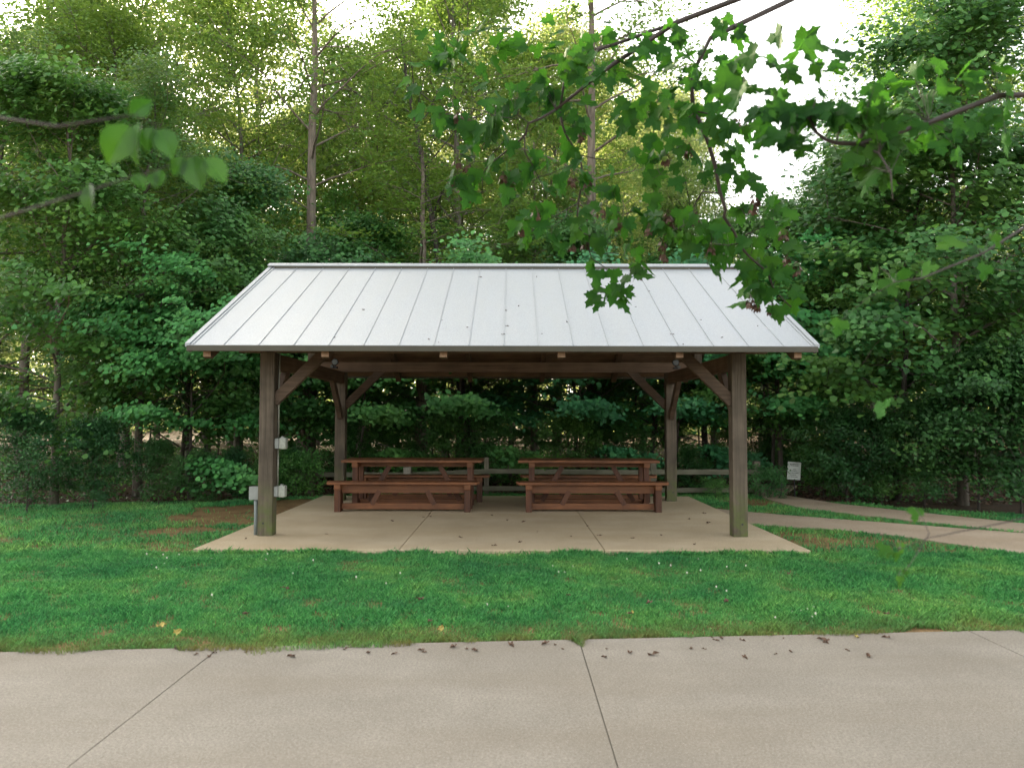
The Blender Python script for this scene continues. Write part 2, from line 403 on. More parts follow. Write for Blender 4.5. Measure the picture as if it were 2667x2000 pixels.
# roof deck boards (underside) and metal
for s in (-1, 1):
    mb = MB(); nb = 22
    L = math.hypot(EO, RZ - EZ)
    for k in range(nb):
        t0, t1 = k / nb + .001, (k + 1) / nb - .001
        ya, yb = EO * t0, EO * t1
        za, zb = RZ - slope * ya, RZ - slope * yb
        ya, yb = s * ya, s * yb
        mb.prism([(ya, za - .048), (yb, zb - .048), (yb, zb - .026), (ya, za - .026)], -LL + .03, LL - .03, 0)
    mb.build('roof_deck', M_deck, pav)
    mb = MB()
    yo = s * (EO + .0); zo = EZ
    mb.prism([(0, RZ - .022), (yo, zo - .022), (yo, zo), (0, RZ)], -LL, LL, 0)
    nrm = Vector((0, s * slope, 1)).normalized()
    # standing seams
    for k in range(17):
        px = (576 + k * 91.94 - CX) / FPX * 8.82 - X0
        mb.prism([(s * .08, RZ - slope * .08), (yo, zo), (yo, zo + .011), (s * .08, RZ - slope * .08 + .011)], px - .005, px + .005, 0)
    for sx in (-1, 1):  # gable end trims, folded strip
        mb.prism([(s * .05, RZ - slope * .05), (yo, zo), (yo, zo + .022), (s * .05, RZ - slope * .05 + .022)],
                 min(sx * (LL + .003), sx * (LL - .055)), max(sx * (LL + .003), sx * (LL - .055)), 0)
        mb.prism([(s * .05, RZ - slope * .05), (yo, zo), (yo, zo + .014), (s * .05, RZ - slope * .05 + .014)],
                 min(sx * (LL - .075), sx * (LL - .095)), max(sx * (LL - .075), sx * (LL - .095)), 0)
    mb.build('roof_panel', M_roof, pav)
    y0, y1 = sorted((s * (EO - .025), s * (EO + .012)))
    MB().box(-LL + .02, LL - .02, y0, y1, EZ - .075, EZ - .006, .004).build('fascia', M_fascia, pav)
mb = MB()
cy = .10
mb.prism([(-cy, RZ - slope * cy + .062), (0, RZ + .062), (cy, RZ - slope * cy + .062), (cy, RZ - slope * cy + .045), (cy - .01, RZ - slope * cy + .045), (0, RZ + .05), (-cy + .01, RZ - slope * cy + .045), (-cy, RZ - slope * cy + .045)], -LL - .01, LL + .01, 0)
mb.build('ridge_cap', M_roof, pav)
mb = MB()
for s in (-1, 1):
    y0, y1 = sorted((s * (cy - .012), s * (cy - .03)))
    mb.box(-LL + .1, LL - .1, y0, y1, RZ - slope * cy + .004, RZ - slope * cy + .060, 0)
mb.build('ridge_closure', M_fascia, pav)
for sx in (-1, 1):      # barge boards under the roof edge
    for s in (-1, 1):
        MB().prism([(0, RZ - .05), (s * EO * .985, EZ - .026), (s * EO * .985, EZ - .085), (0, RZ - .12)], min(sx * (LL - .055), sx * (LL - .025)), max(sx * (LL - .055), sx * (LL - .025)), 0).build('barge_board', M_fascia, pav)

# electrical fittings on the left front post
lx = X0 - 3.2; ix = X0 - 3.01
eb = empty('electrical_box', (lx - .065, YF + .10, .55), 'square grey metal electrical box on the outer side of the left front post', 'electrical box')
MB().box(-.062, .062, -.05, .05, -.083, .083, .006).build('housing', M_box, eb)
MB().box(-.066, .066, -.058, -.05, -.087, .087, .003).build('cover', M_box, eb)
MB().tube([(.008, 0, -.084), (.008, 0, -.16), (.012, 0, -.30), (.012, 0, -.55)], [.026, .024, .024, .024], 14).build('conduit', M_pvc, eb, True)
for z, lab in ((1.2, 'grey weatherproof outlet with hinged cover halfway up the left front post'), (.57, 'grey weatherproof outlet low on the inner side of the left front post')):
    ob = empty('outlet_box', (ix, YF + .10, z), lab, 'outlet', 'weatherproof outlets on the left front post')
    MB().box(.001, .055, -.05, .05, -.068, .068, .006).build('back_box', M_box, ob)
    c = MB().box(.059, .15, -.06, .055, -.075, .078, .022).build('cover', M_cover, ob)
    MB().box(.075, .11, -.03, .03, .079, .093, .005).build('hinge', M_cover, c)
cp = empty('thin_conduit', (ix + .02, YF + .15, .64), 'thin pipe running up the inner side of the left front post', 'conduit')
MB().tube([(0, 0, 0), (0, 0, .49)], .011, 10).build('lower_pipe', M_pipe, cp, True)
MB().tube([(0, 0, .64), (0, 0, .95), (-.006, 0, 1.2), (0, 0, 1.5), (0, 0, 1.95)], .011, 10).build('upper_pipe', M_pipe, cp, True)
# floodlights on the side beams
for sx, lab in ((-1, 'small black floodlight on the left side beam under the roof'), (1, 'small black floodlight on the right side beam under the roof')):
    fl = empty('flood_light', (X0 + sx * 2.99, 12.95, 2.405), lab, 'floodlight', 'floodlights under the pavilion roof')
    MB().box(-.05, .05, -.05, .05, 0, .03, .006).build('mount', M_dark, fl)
    MB().tube([(0, 0, .03), (-sx * .02, 0, .07)], .012, 8).build('neck', M_dark, fl)
    h = MB().tube([(-sx * .02, .03, .115), (-sx * .02, -.02, .112), (-sx * .02, -.06, .108)], [.035, .055, .06], 14).build('lamp_head', M_dark, fl, True)
    MB().tube([(-sx * .02, -.0605, .108), (-sx * .02, -.064, .108)], .048, 14).build('lens', M_glass, h)
    MB().tube([(sx * .035, -.03, .04), (sx * .035, -.07, .03)], .028, 10).build('sensor', M_glass, fl)

# ------------------------------------------------------------------ tables and benches
def jit(a=.012): return random.uniform(-a, a)
def make_table():
    t = empty('picnic_table', (0, 0, 0), 'x', 'table')
    mb = MB()
    for k, y in enumerate(np.linspace(-.31, .31, 5)):
        mb.box(-1.195 + jit(.02), 1.195 + jit(.02), y - .074, y + .074, .78 + jit(.002), .825 + jit(.0015), .006)
    mb.build('tabletop', M_tab, t)
    MB().box(-1.0, 1.0, -.02, .02, .69, .779, .004).build('under_beam', M_tab, t)
    for sx in (-1, 1):
        MB().box(sx * .98 - .05, sx * .98 + .05, -.35, .35, .70, .779, .008).build('top_cleat', M_tab, t)
        for y in (-.25, .25):
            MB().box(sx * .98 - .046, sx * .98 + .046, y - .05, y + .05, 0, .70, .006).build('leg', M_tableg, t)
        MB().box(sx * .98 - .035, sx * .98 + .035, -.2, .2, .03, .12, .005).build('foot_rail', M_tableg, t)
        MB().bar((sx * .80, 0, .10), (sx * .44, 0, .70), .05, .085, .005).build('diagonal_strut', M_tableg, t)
    MB().box(-.945, .945, -.022, .022, .03, .13, .005).build('stretcher', M_tab, t)
    return t
def make_bench():
    t = empty('bench', (0, 0, 0), 'x', 'bench')
    mb = MB()
    for k, y in enumerate((-.078, .078)):
        o = .035 * (1 if k else 0)
        mb.box(-1.235 - (o if k else 0), 1.225 + o, y - .073, y + .073, .445, .49, .006)
    mb.build('seat', M_tab, t)
    for sx in (-1, 1):
        MB().box(sx * 1.065 - .055, sx * 1.065 + .055, -.145, .145, .36, .444, .012).build('top_cleat', M_tab, t)
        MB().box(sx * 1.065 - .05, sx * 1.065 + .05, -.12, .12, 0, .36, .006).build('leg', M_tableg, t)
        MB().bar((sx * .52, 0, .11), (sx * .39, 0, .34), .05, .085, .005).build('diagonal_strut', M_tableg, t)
    MB().box(-1.01, 1.01, -.022, .022, .30, .43, .005).build('apron', M_tab, t)
    MB().box(-1.012, 1.012, -.024, .024, .035, .135, .005).build('stretcher', M_tab, t)
    return t
def copy_tree(o, parent=None):
    c = o.copy(); C.objects.link(c)
    if parent: c.parent = parent
    for ch in o.children: copy_tree(ch, c)
    return c
def place(proto, first, x, y, rz, label, group, sxm=1):
    o = proto if first else copy_tree(proto)
    o.location = (x, y, 0); o.rotation_euler.z = rz; o['label'] = label; o['group'] = group
    return o
tb = make_table()
place(tb, True, -1.70, 13.02, R(.6), 'left brown timber picnic table under the pavilion', 'picnic tables under the pavilion')
place(tb, False, 1.325, 13.02, R(179.6), 'right brown timber picnic table under the pavilion', 'picnic tables under the pavilion')
bn = make_bench()
place(bn, True, -1.795, 12.34, R(.5), 'front bench of the left picnic table, reddish brown with a long plain seat', 'benches at the picnic tables')
place(bn, False, 1.345, 12.34, R(-.3), 'front bench of the right picnic table, nearest the right posts', 'benches at the picnic tables')
place(bn, False, -1.66, 13.80, R(.4), 'rear bench behind the left picnic table, facing the woods', 'benches at the picnic tables')
place(bn, False, 1.43, 13.80, R(-.4), 'rear bench behind the right picnic table, facing the woods', 'benches at the picnic tables')

# ------------------------------------------------------------------ fence, sign
FY = 15.6
fe = empty('rail_fence', (2.0, FY, GZ), 'low weathered timber rail fence behind the concrete slab', 'fence')
def fpost(x, y, w, top, m): MB().box(x - 2.0 - w / 2, x - 2.0 + w / 2, y - FY - w / 2, y - FY + w / 2, -.05, top - GZ, .012).build('post', m, fe)
fpost(-.53, FY, .10, .72, M_fencep); fpost(2.96, FY, .13, .62, M_fencep); fpost(5.13, FY, .135, .655, M_fencep); fpost(-4.2, FY, .13, .55, M_fencep)
fpost(-2.16, FY - .2, .15, .53, M_palepost)
def frail(a, b, h=.10):
    a = Vector(a) - Vector((2, FY, GZ)); b = Vector(b) - Vector((2, FY, GZ))
    MB().bar(a, b, .045, h, .008).build('rail', M_fence, fe)
frail((-4.3, FY - .09, .36), (-2.1, FY - .11, .36)); frail((-2.16, FY - .1, .36), (-.5, FY - .09, .435)); frail((-.55, FY - .09, .44), (2.98, FY - .1, .42)); frail((2.9, FY - .12, .43), (5.2, FY - .12, .435), .11)
frail((5.05, FY - .11, .43), (6.05, FY + .35, .44), .085)
for a, b in (((-.6, FY - .09, .08), (2.98, FY - .1, .08)), ((2.9, FY - .12, .05), (5.2, FY - .12, .07)), ((-2.2, FY - .1, .07), (-.5, FY - .09, .08))): frail(a, b)
sg = at(2068, 1226, 15.0)
sgn = empty('notice_sign', (sg.x, 15.0, GZ), 'small tilted pale notice board among dark shrubs beside the path', 'sign')
M_ = Matrix.Translation((0, 0, sg.z - GZ)) @ Matrix.Rotation(R(4), 4, 'Y') @ Matrix.Rotation(R(6), 4, 'Z')
bd = MB().box(-.14, .14, -.006, .006, -.178, .178, .002, M_).build('board', M_sign, sgn)
mb = MB()
for z, a, b in ((.135, -.10, .08), (.105, -.085, .085), (.03, -.02, .045), (-.0, -.09, .06), (-.04, -.08, .09), (-.08, -.09, .05), (-.12, -.07, .08)):
    x = a
    while x < b:
        w = random.uniform(.012, .03); mb.box(x, min(x + w, b), -.0085, -.0065, z - .007, z + .007, 0, M_); x += w + .008
mb.build('lettering', M_ink, bd)
MB().tube([(.02, .02, 0), (.0, .016, .72)], .012, 8).build('stake', M_dark, sgn)
rd = empty('thin_stake', (at(2034, 1260, 14.9).x, 14.9, GZ), 'thin dark bent stake beside the gap in the rail fence', 'stake')
MB().tube([(-.05, 0, 0), (0, 0, .1), (.01, 0, .3), (0, 0, .42)], [.012, .011, .009, .008], 6).build('rod', M_dark, rd)

# ------------------------------------------------------------------ trees
def rot_frames(nrm):
    """orthonormal a,b for array of normals"""
    ref = rng.normal(size=nrm.shape); a = np.cross(nrm, ref); a /= np.linalg.norm(a, axis=1, keepdims=True) + 1e-9
    return a, np.cross(nrm, a)
def leaf_arrays(c, nrm, size, k=4, asp=.62):
    nrm = nrm / (np.linalg.norm(nrm, axis=1, keepdims=True) + 1e-9)
    a, b = rot_frames(nrm); L = size[:, None] * .5; W = L * asp; f = nrm * L * .22
    if k == 4: P = [c - a * L, c + b * W + f - a * L * .1, c + a * L, c - b * W + f - a * L * .1]
    else: P = [c - a * L * .85, c - a * L * .45 + b * W + f, c + a * L * .35 + b * W * .9 + f, c + a * L * 1.1, c + a * L * .35 - b * W * .9 + f, c - a * L * .45 - b * W + f]
    V = np.stack(P, 1).reshape(-1, 3); F = np.arange(len(V)).reshape(-1, k)
    return V, F
def rv(): return Vector((random.gauss(0, 1), random.gauss(0, 1), random.gauss(0, 1)))
def gen_tree(seed, H, r0, base, Rad, nl, sp_r, per, leaf, k=4, flat=.28, rise=.35, lean=(0, 0), nsub=5, top=.35, tilt=.45, face=0.0, bare=False, lowstem=0, wob=.03):
    random.seed(seed); tr = MB(); n = 10
    pts = []
    w = Vector((0, 0, 0))
    for i in range(n + 1):
        t = i / n; w += Vector((random.gauss(0, 1), random.gauss(0, 1), 0)) * wob * H / n * 3
        pts.append(Vector((lean[0] * t * H, lean[1] * t * H, t * H * .97)) + w * (t if i else 0))
    rad = [r0 * (1 - .82 * (i / n)) * (1.25 if i == 0 else 1) for i in range(n + 1)]
    tr.tube(pts, rad, 9)
    def tp(t):
        f = t * n; i = min(int(f), n - 1); return pts[i].lerp(pts[i + 1], f - i), rad[i] * (1 - (f - i)) + rad[i + 1] * (f - i)
    cen = []
    for j in range(nl):
        u = (j + random.random()) / nl; t = base + (1 - base) * u ** .9 * .985
        o, rr = tp(min(t, .99))
        az = j * 2.39996 + random.uniform(-.4, .4)
        prof = (top + (1 - top) * math.sin(math.pi * min(1, (u * .78 + .22)) ** 1.0)) if u > .15 else (.75 + u)
        Ln = Rad * prof * random.uniform(.7, 1.15)
        el = rise * random.uniform(.4, 1.6) + u * .5
        d = Vector((math.cos(az) * math.cos(el), math.sin(az) * math.cos(el), math.sin(el)))
        q = [o]; m = 5
        for i in range(m):
            d = (d + rv() * .13 + Vector((0, 0, -.07 if i > 1 else .03))).normalized()
            q.append(q[-1] + d * Ln / m)
        r1 = min(rr * .5, .009 + Ln * .009)
        tr.tube(q, [r1 * (1 - .8 * i / m) for i in range(m + 1)], 5, False)
        for s_ in range(nsub):
            f = random.uniform(.3, 1.0) * m; i = min(int(f), m - 1); p = q[i].lerp(q[i + 1], f - i)
            dd = (d * .6 + rv() * .7); dd.z *= .45; dd.normalize(); l2 = Ln * random.uniform(.18, .42)
            e = p + dd * l2; tr.tube([p, p.lerp(e, .5) + rv() * .03, e], [r1 * .4, r1 * .25, r1 * .1], 4, False)
            cen.append((e, d)); 
            if random.random() < .6: cen.append((p.lerp(e, .45), d))
        cen.append((q[-1], d))
    cen_ = np.array([tuple(c[0]) for c in cen]); dirs = np.array([tuple(c[1]) for c in cen])
    r = np.random.default_rng(seed)
    ns = len(cen_); cnt = r.integers(int(per * .5), int(per * 1.5) + 1, ns)
    idx = np.repeat(np.arange(ns), cnt); M = len(idx)
    srad = (sp_r * r.uniform(.6, 1.35, ns))[idx]
    off_ = r.normal(size=(M, 3)) * .5; off_[:, 2] *= flat
    out = dirs[idx]; rr_ = np.linalg.norm(off_[:, :2], axis=1)
    P = cen_[idx] + off_ * srad[:, None]; P[:, 2] -= rr_ ** 2 * srad * .25
    P[:, 2] = np.maximum(P[:, 2], .03)
    nr = np.stack([out[:, 0] * .35, out[:, 1] * .35, np.ones(M)], 1) + np.array([0, -face, 0]) + r.normal(size=(M, 3)) * tilt
    V, F = leaf_arrays(P, nr, leaf * r.uniform(.6, 1.3, M), k, .62 if k == 4 else .8)
    cm = np_mesh('crown', V, F)
    return tr, cm
def build_tree(name, gen, bark_m, leaf_m, loc, label, cat='tree', group=None, rz=0, sc=1.0):
    tr, cm = gen
    o = empty(name, loc, label, cat, group, rz); o.scale = sc if hasattr(sc, '__len__') else (sc, sc, sc)
    tr.build('stems' if 'shrub' in name else 'trunk', bark_m, o, True); link('foliage' if 'shrub' in name else 'crown', cm, leaf_m, o)
    return o
def place_tree(proto, loc, label, rz, sc, group=None):
    o = copy_tree(proto); o.location = loc; o.rotation_euler.z = rz
    o.scale = sc if hasattr(sc, '__len__') else (sc, sc, sc); o['label'] = label
    if group: o['group'] = group
    elif 'group' in o: del o['group']
    return o
GB = GZ - .02
def gx(px, Y): return at(px, 1000, Y).x
# --- understory trees
U = []
spec = [  # seed,H,r0,base,Rad,nl,spr,per,leaf
    dict(seed=11, H=7.6, r0=.07, base=.16, Rad=2.3, nl=34, sp_r=.58, per=80, leaf=.092, k=6, flat=.30, tilt=.48),
    dict(seed=12, H=6.2, r0=.055, base=.12, Rad=2.5, nl=30, sp_r=.52, per=66, leaf=.10, k=6, flat=.24, tilt=.42, lean=(.08, -.03)),
    dict(seed=13, H=8.6, r0=.085, base=.2, Rad=2.4, nl=40, sp_r=.62, per=80, leaf=.075, k=4, flat=.28, tilt=.42),
    dict(seed=14, H=9.8, r0=.10, base=.26, Rad=2.7, nl=42, sp_r=.66, per=84, leaf=.075, k=4, flat=.3, tilt=.45, lean=(-.05, .02)),
    dict(seed=15, H=4.4, r0=.05, base=.30, Rad=2.9, nl=24, sp_r=.5, per=60, leaf=.11, k=6, flat=.2, rise=.2, tilt=.40, nsub=6, top=.6),
]
first = {}
UL = [ # variant, px, Y, scale, label
 (0, 150, 13.6, 1.05, 'leafy understory tree far to the left at the edge of the woods'),
 (2, 365, 15.0, 1.0, 'slim-stemmed understory tree at the left end of the lawn'),
 (1, 470, 15.6, .95, 'low layered understory tree just left of the roof corner'),
 (0, 620, 17.6, 1.0, 'round-leaved understory tree behind the left front post'),
 (3, 500, 17.2, .85, 'feathery green tree rising behind the left slope of the roof'),
 (1, 800, 17.6, .9, 'broad-leaved understory tree seen between the left posts'),
 (0, 960, 19.8, .92, 'layered understory tree behind the left picnic table'),
 (4, 1190, 17.5, .92, 'redbud-like tree with flat tiers of pale leaves behind the middle of the pavilion'),
 (2, 1330, 20.4, .85, 'leafy tree behind the gap between the two picnic tables'),
 (4, 1500, 17.5, .88, 'redbud-like tree with pale round leaves directly above the right picnic table'),
 (4, 1760, 17.6, .9, 'low tree with pale round leaves right behind the right rear post'),
 (4, 940, 17.3, .82, 'low tree with pale round leaves just right of the left rear post'),
 (4, 500, 14.6, .8, 'low tree with separate tiers of pale leaves left of the left front post'),
 (4, 2010, 16.6, .9, 'low tree with pale round leaves beside the right front post'),
 (0, 1500, 19.6, .9, 'layered understory tree behind the right picnic table'),
 (1, 1690, 18.8, .88, 'low spreading tree behind the right rear post'),
 (3, 1840, 18.6, .85, 'leafy tree between the right posts'),
 (0, 2030, 16.9, .86, 'pale-leaved tree right of the pavilion above the fence post'),
 (2, 2180, 16.2, .84, 'tall leafy tree above the small notice board'),
 (1, 2330, 14.8, 1.2, 'dark leafy tree above the shrubs on the right'),
 (0, 2500, 14.0, 1.25, 'dense tree at the far right edge of the clearing'),
 (3, 2640, 15.5, 1.0, 'tall understory tree at the far right'),
 (2, -20, 14.6, 1.05, 'tall understory tree at the far left'),
]
for i, (v, px, Y, s, lab) in enumerate(UL):
    loc = (gx(px, Y), Y, GB); rz = random.Random(i * 7 + 1).uniform(0, 6.28)
    rz = (rz / 6.28 - .5) * 1.1
    if v not in first:
        first[v] = build_tree('understory_tree', gen_tree(face=(.5, .5, .5, .5, .9)[v], **spec[v]), (M_bark, M_barkd, M_bark, M_barkd, M_barkd)[v], (M_leafu, M_leafu, M_leafm, M_leafm, M_leafr)[v], loc, lab, 'tree', None, rz, s)
    else: place_tree(first[v], loc, lab, rz, s)
# --- shrubs
sh = [dict(seed=21, H=1.7, r0=.018, base=.04, Rad=1.0, nl=26, sp_r=.26, per=34, leaf=.075, k=4, flat=.6, rise=.7, tilt=.6, nsub=4),
      dict(seed=22, H=2.6, r0=.022, base=.03, Rad=1.3, nl=34, sp_r=.32, per=36, leaf=.085, k=4, flat=.5, rise=.6, tilt=.55, nsub=4),
      dict(seed=23, H=.75, r0=.012, base=.03, Rad=.75, nl=20, sp_r=.2, per=26, leaf=.06, k=4, flat=.6, rise=.7, tilt=.6, nsub=3)]
sf = {}
SL = [
 (1, 250, 12.9, .55, 'tall dark shrub at the far left edge of the lawn'), (1, 420, 13.6, .42, 'dark shrub at the left edge of the lawn'), (0, 520, 14.0, .5, 'bushy shrub behind the bare dirt patch'),
 (0, 610, 14.6, .5, 'dark bushy shrub left of the electrical box'), (0, 760, 15.6, .5, 'shrub between the left front post and the left rear post'), (2, 775, 15.0, .9, 'bright green weedy clump at the left rear corner of the slab'),
 (2, 690, 14.6, .8, 'weedy clump behind the left front post'), (1, 900, 17.2, .5, 'shrub behind the left rear post'), (1, 1010, 18.0, .55, 'dark shrub behind the left picnic table'),
 (0, 1150, 16.9, .85, 'small shrub behind the fence at the left table end'), (1, 1270, 17.0, .6, 'feathery dark green shrub between the two tables'), (2, 1400, 16.0, .8, 'low weedy clump at the fence in the gap between the tables'),
 (0, 1480, 16.6, .9, 'pale-leaved shrub just above the right picnic table'), (1, 1620, 17.6, .6, 'dark shrub behind the right picnic table'), (0, 1790, 16.6, .5, 'dark shrub behind the right rear post'),
 (1, 1890, 17.6, .6, 'tall dark shrub behind the right front post'), (2, 1995, 14.9, .62, 'low leafy clump at the foot of the right fence post'), (0, 2000, 17.6, .6, 'dark shrub behind the right fence post'),
 (0, 2140, 15.2, .62, 'dense dark shrub right beside the notice board'), (0, 2200, 14.4, .95, 'rounded dark shrub at the edge of the woodland path'), (1, 2290, 14.3, .6, 'tall dense dark shrub behind the woodland path'),
 (1, 2400, 13.7, .7, 'dark shrub at the right end of the woodland path'), (1, 2540, 13.0, 1.0, 'dark shrub near the far right edge'), (1, 2650, 12.6, 1.0, 'last dark shrub on the far right'),
 (2, 1860, 15.0, .38, 'small weedy clump behind the slab at its right rear corner'), (1, 80, 12.4, .6, 'dark shrub on the far left'), (0, 2080, 18.2, 1.1, 'dark shrub deep behind the notice board')]
for i, (v, px, Y, s, lab) in enumerate(SL):
    loc = (gx(px, Y), Y, GB); rz = random.Random(i * 5 + 2).uniform(-.7, .7)
    if v not in sf: sf[v] = build_tree('shrub', gen_tree(face=.6, **sh[v]), M_barkd, M_leafs if v < 2 else M_leafu, loc, lab, 'shrub', None, rz, s)
    else: place_tree(sf[v], loc, lab, rz, s)
# --- taller forest trees
tall = [dict(seed=31, H=15, r0=.15, base=.30, Rad=4.3, nl=50, sp_r=.80, per=74, leaf=.115, k=4, flat=.3, rise=.3, tilt=.5, nsub=6),
        dict(seed=32, H=19, r0=.18, base=.24, Rad=5.0, nl=56, sp_r=1.0, per=78, leaf=.14, k=4, flat=.35, rise=.3, tilt=.55, nsub=6),
        dict(seed=33, H=23, r0=.2, base=.22, Rad=5.6, nl=56, sp_r=1.2, per=76, leaf=.18, k=4, flat=.4, rise=.35, tilt=.6, nsub=6)]
tall.append(dict(seed=36, H=16, r0=.19, base=.42, Rad=2.9, nl=26, sp_r=.55, per=40, leaf=.11, k=4, flat=.3, rise=.3, tilt=.5, nsub=5, wob=.006))
tf = {}
TL = [ # variant, px, Y, scale, label
 (3, 806, 19.2, 1.0, 'tall tree with straight pale grey trunk rising above the left part of the roof'),
 (3, 1545, 19.6, 1.04, 'tall tree with dark furrowed trunk above the right part of the roof'),
 (3, 1392, 21.0, .62, 'slender tall tree just left of the dark furrowed trunk'),
 (3, 1098, 19.0, (1, 1, .55), 'tree with thick black trunk seen under the roof behind the left table'),
 (0, 330, 20.0, .85, 'tall leafy tree above the left end of the lawn'),
 (0, 2215, 21.0, .62, 'bushy tall tree above the notice board on the right'),
 (1, 60, 22.0, .85, 'tall tree far left beyond the lawn'),
 (1, 2520, 21.0, .8, 'tall tree far right beyond the path'),
]
TM = {3: M_leafm, 0: M_leafm, 1: M_leafm, 2: M_leaft}
for i, (v, px, Y, s, lab) in enumerate(TL):
    loc = (gx(px, Y), Y, GB); rz = random.Random(i * 3 + 4).uniform(0, 6.28)
    if v not in tf: tf[v] = build_tree('forest_tree', gen_tree(**tall[v]), M_barkl if v == 3 else M_bark, TM[v], loc, lab, 'tree', None, rz, s)
    else: place_tree(tf[v], loc, lab, rz, s)
# leaning tree with forked limbs above the roof
build_tree('forest_tree', gen_tree(seed=41, H=12.5, r0=.12, base=.5, Rad=3.0, nl=16, sp_r=.5, per=30, leaf=.1, k=4, flat=.25, rise=.6, lean=(-.17, 0), nsub=5, wob=.01), M_barkd, M_leafm, (gx(1243, 19.8), 19.8, GB), 'tree with leaning dark trunk above the middle of the roof')
# rows of deep forest
rr = random.Random(99)
tf[2] = None
fw1 = 'tall tree standing deep in the woods behind the pavilion'
rows = [(1, 28, 8, 1.0, 4.2), (2, 36, 10, 1.0, 5.0), (2, 46, 13, 1.0, 5.2), (2, 58, 15, 1.0, 5.6)]
for v, Y, n, s0, dx in rows:
    for i in range(n):
        x = (i - (n - 1) / 2) * dx + rr.uniform(-1.4, 1.4); y = Y + rr.uniform(-3, 3)
        sc = s0 * rr.uniform(.78, 1.05)
        xr = x / y
        if .21 < xr < .41: sc *= .40
        elif xr >= .41: sc *= .62          # the low notch in the tree line where the sky shows
        gname = 'tall trees in the front rows of the deep woods' if Y < 40 else 'backlit trees at the back of the woods'
        lab = 'one of the tall leafy trees crowded behind the nearer trees' if Y < 40 else 'one of the tall sunlit trees far back in the woods'
        if tf[v] is None: tf[v] = build_tree('forest_tree', gen_tree(**tall[v]), M_bark, TM[v], (x, y, GB), lab, 'tree', gname, rr.uniform(0, 6), sc)
        else: place_tree(tf[v], (x, y, GB), lab, rr.uniform(0, 6.28), sc, gname)
for i in range(17):     # shaded second layer
    x = -17 + i * 2.15 + rr.uniform(-.6, .6); y = rr.uniform(22, 27)
    place_tree(first[2 if i % 2 else 0], (x, y, GB), 'one of the dim bushy trees deep in the shade under the tall trees', rr.uniform(-.5, .5), (rr.uniform(1.1, 1.4), 1, rr.uniform(.55, .8)), 'dim bushy trees deep in the shade')
# slender saplings: bare thin trunks of the shaded lower wood
sap = gen_tree(seed=51, H=6.5, r0=.035, base=.55, Rad=1.1, nl=12, sp_r=.35, per=22, leaf=.09, k=4, flat=.25, rise=.7)
s0 = None
for i in range(44):
    px = 330 + i * 50 + rr.uniform(-22, 22); Y = rr.choice([19.5, 21, 23, 25]) + rr.uniform(-1, 1)
    loc = (gx(px, Y), Y, GB); lab = 'one of the thin bare-stemmed saplings in the dark lower woods'; g_ = 'thin saplings in the lower woods'
    sc = rr.uniform(.7, 1.25)
    if s0 is None: s0 = build_tree('sapling', sap, M_barkd, M_leafu, loc, lab, 'sapling', g_, 0, sc)
    else:
        o = place_tree(s0, loc, lab, rr.uniform(0, 6.28), sc, g_); o.rotation_euler.x = rr.uniform(-.09, .09); o.rotation_euler.y = rr.uniform(-.12, .12)
# far wood read as one mass
n = 70000
x = rng.uniform(-90, 90, n); y = rng.uniform(72, 110, n); top = 13 + 5 * np.sin(x * .31) + 3 * np.sin(x * .83 + 1)
z = rng.uniform(0, 1, n) ** .9 * top
V, F = leaf_arrays(np.stack([x, y, z], 1), rng.normal(size=(n, 3)) + np.array([0, -.4, .6]), rng.uniform(.5, 1.1, n), 4)
tag(link('distant_woods', np_mesh('distant_woods', V, F), M_leaft), 'hazy mass of woods far behind the trees', 'woods', kind='stuff')
# forest-floor plants and litter
n = 60000
y = rng.uniform(14.0, 34, n); x = rng.uniform(-.78, .78, n) * y
edge = np.interp(x, [p[0] for p in lawn_edge], [p[1] for p in lawn_edge])
k_ = (y > edge - .1) & ~((np.abs(x - X0) < SW + .1) & (y < SY1 + .1))
px2 = np.array([[p.x, p.y] for p in P2 + P2b])
def inpoly(x, y, poly):
    r_ = np.zeros(len(x), bool); n_ = len(poly)
    for i in range(n_):
        x0, y0 = poly[i][0], poly[i][1]; x1, y1 = poly[(i + 1) % n_][0], poly[(i + 1) % n_][1]
        c = ((y0 > y) != (y1 > y)) & (x < (x1 - x0) * (y - y0) / (y1 - y0 + 1e-12) + x0); r_ ^= c
    return r_
k_ &= ~inpoly(x, y, px2)
cl = np.sin(x * 1.9 + 1.3 * np.sin(y * 1.1)) + np.sin(y * 2.3 + x * .7) + rng.normal(size=n) * .6
g1 = k_ & (cl > .2)
P = np.stack([x, y, GZ + rng.uniform(.02, .28, n)], 1)[g1]
V, F = leaf_arrays(P, rng.normal(size=P.shape) * .45 + np.array([0, 0, 1.0]), rng.uniform(.05, .12, len(P)), 4)
tag(link('ground_cover', np_mesh('ground_cover', V, F), M_leafu), 'low leafy plants carpeting the floor of the woods', 'ground cover', kind='stuff')
P = np.stack([x, y, GZ + rng.uniform(.0, .03, n)], 1)[k_ & (cl <= .4)]
V, F = leaf_arrays(P, rng.normal(size=P.shape) * .3 + np.array([0, 0, 1.0]), rng.uniform(.05, .1, len(P)), 4)
tag(link('leaf_litter', np_mesh('leaf_litter', V, F), M_dead), 'brown leaf litter lying under the trees', 'leaf litter', kind='stuff')

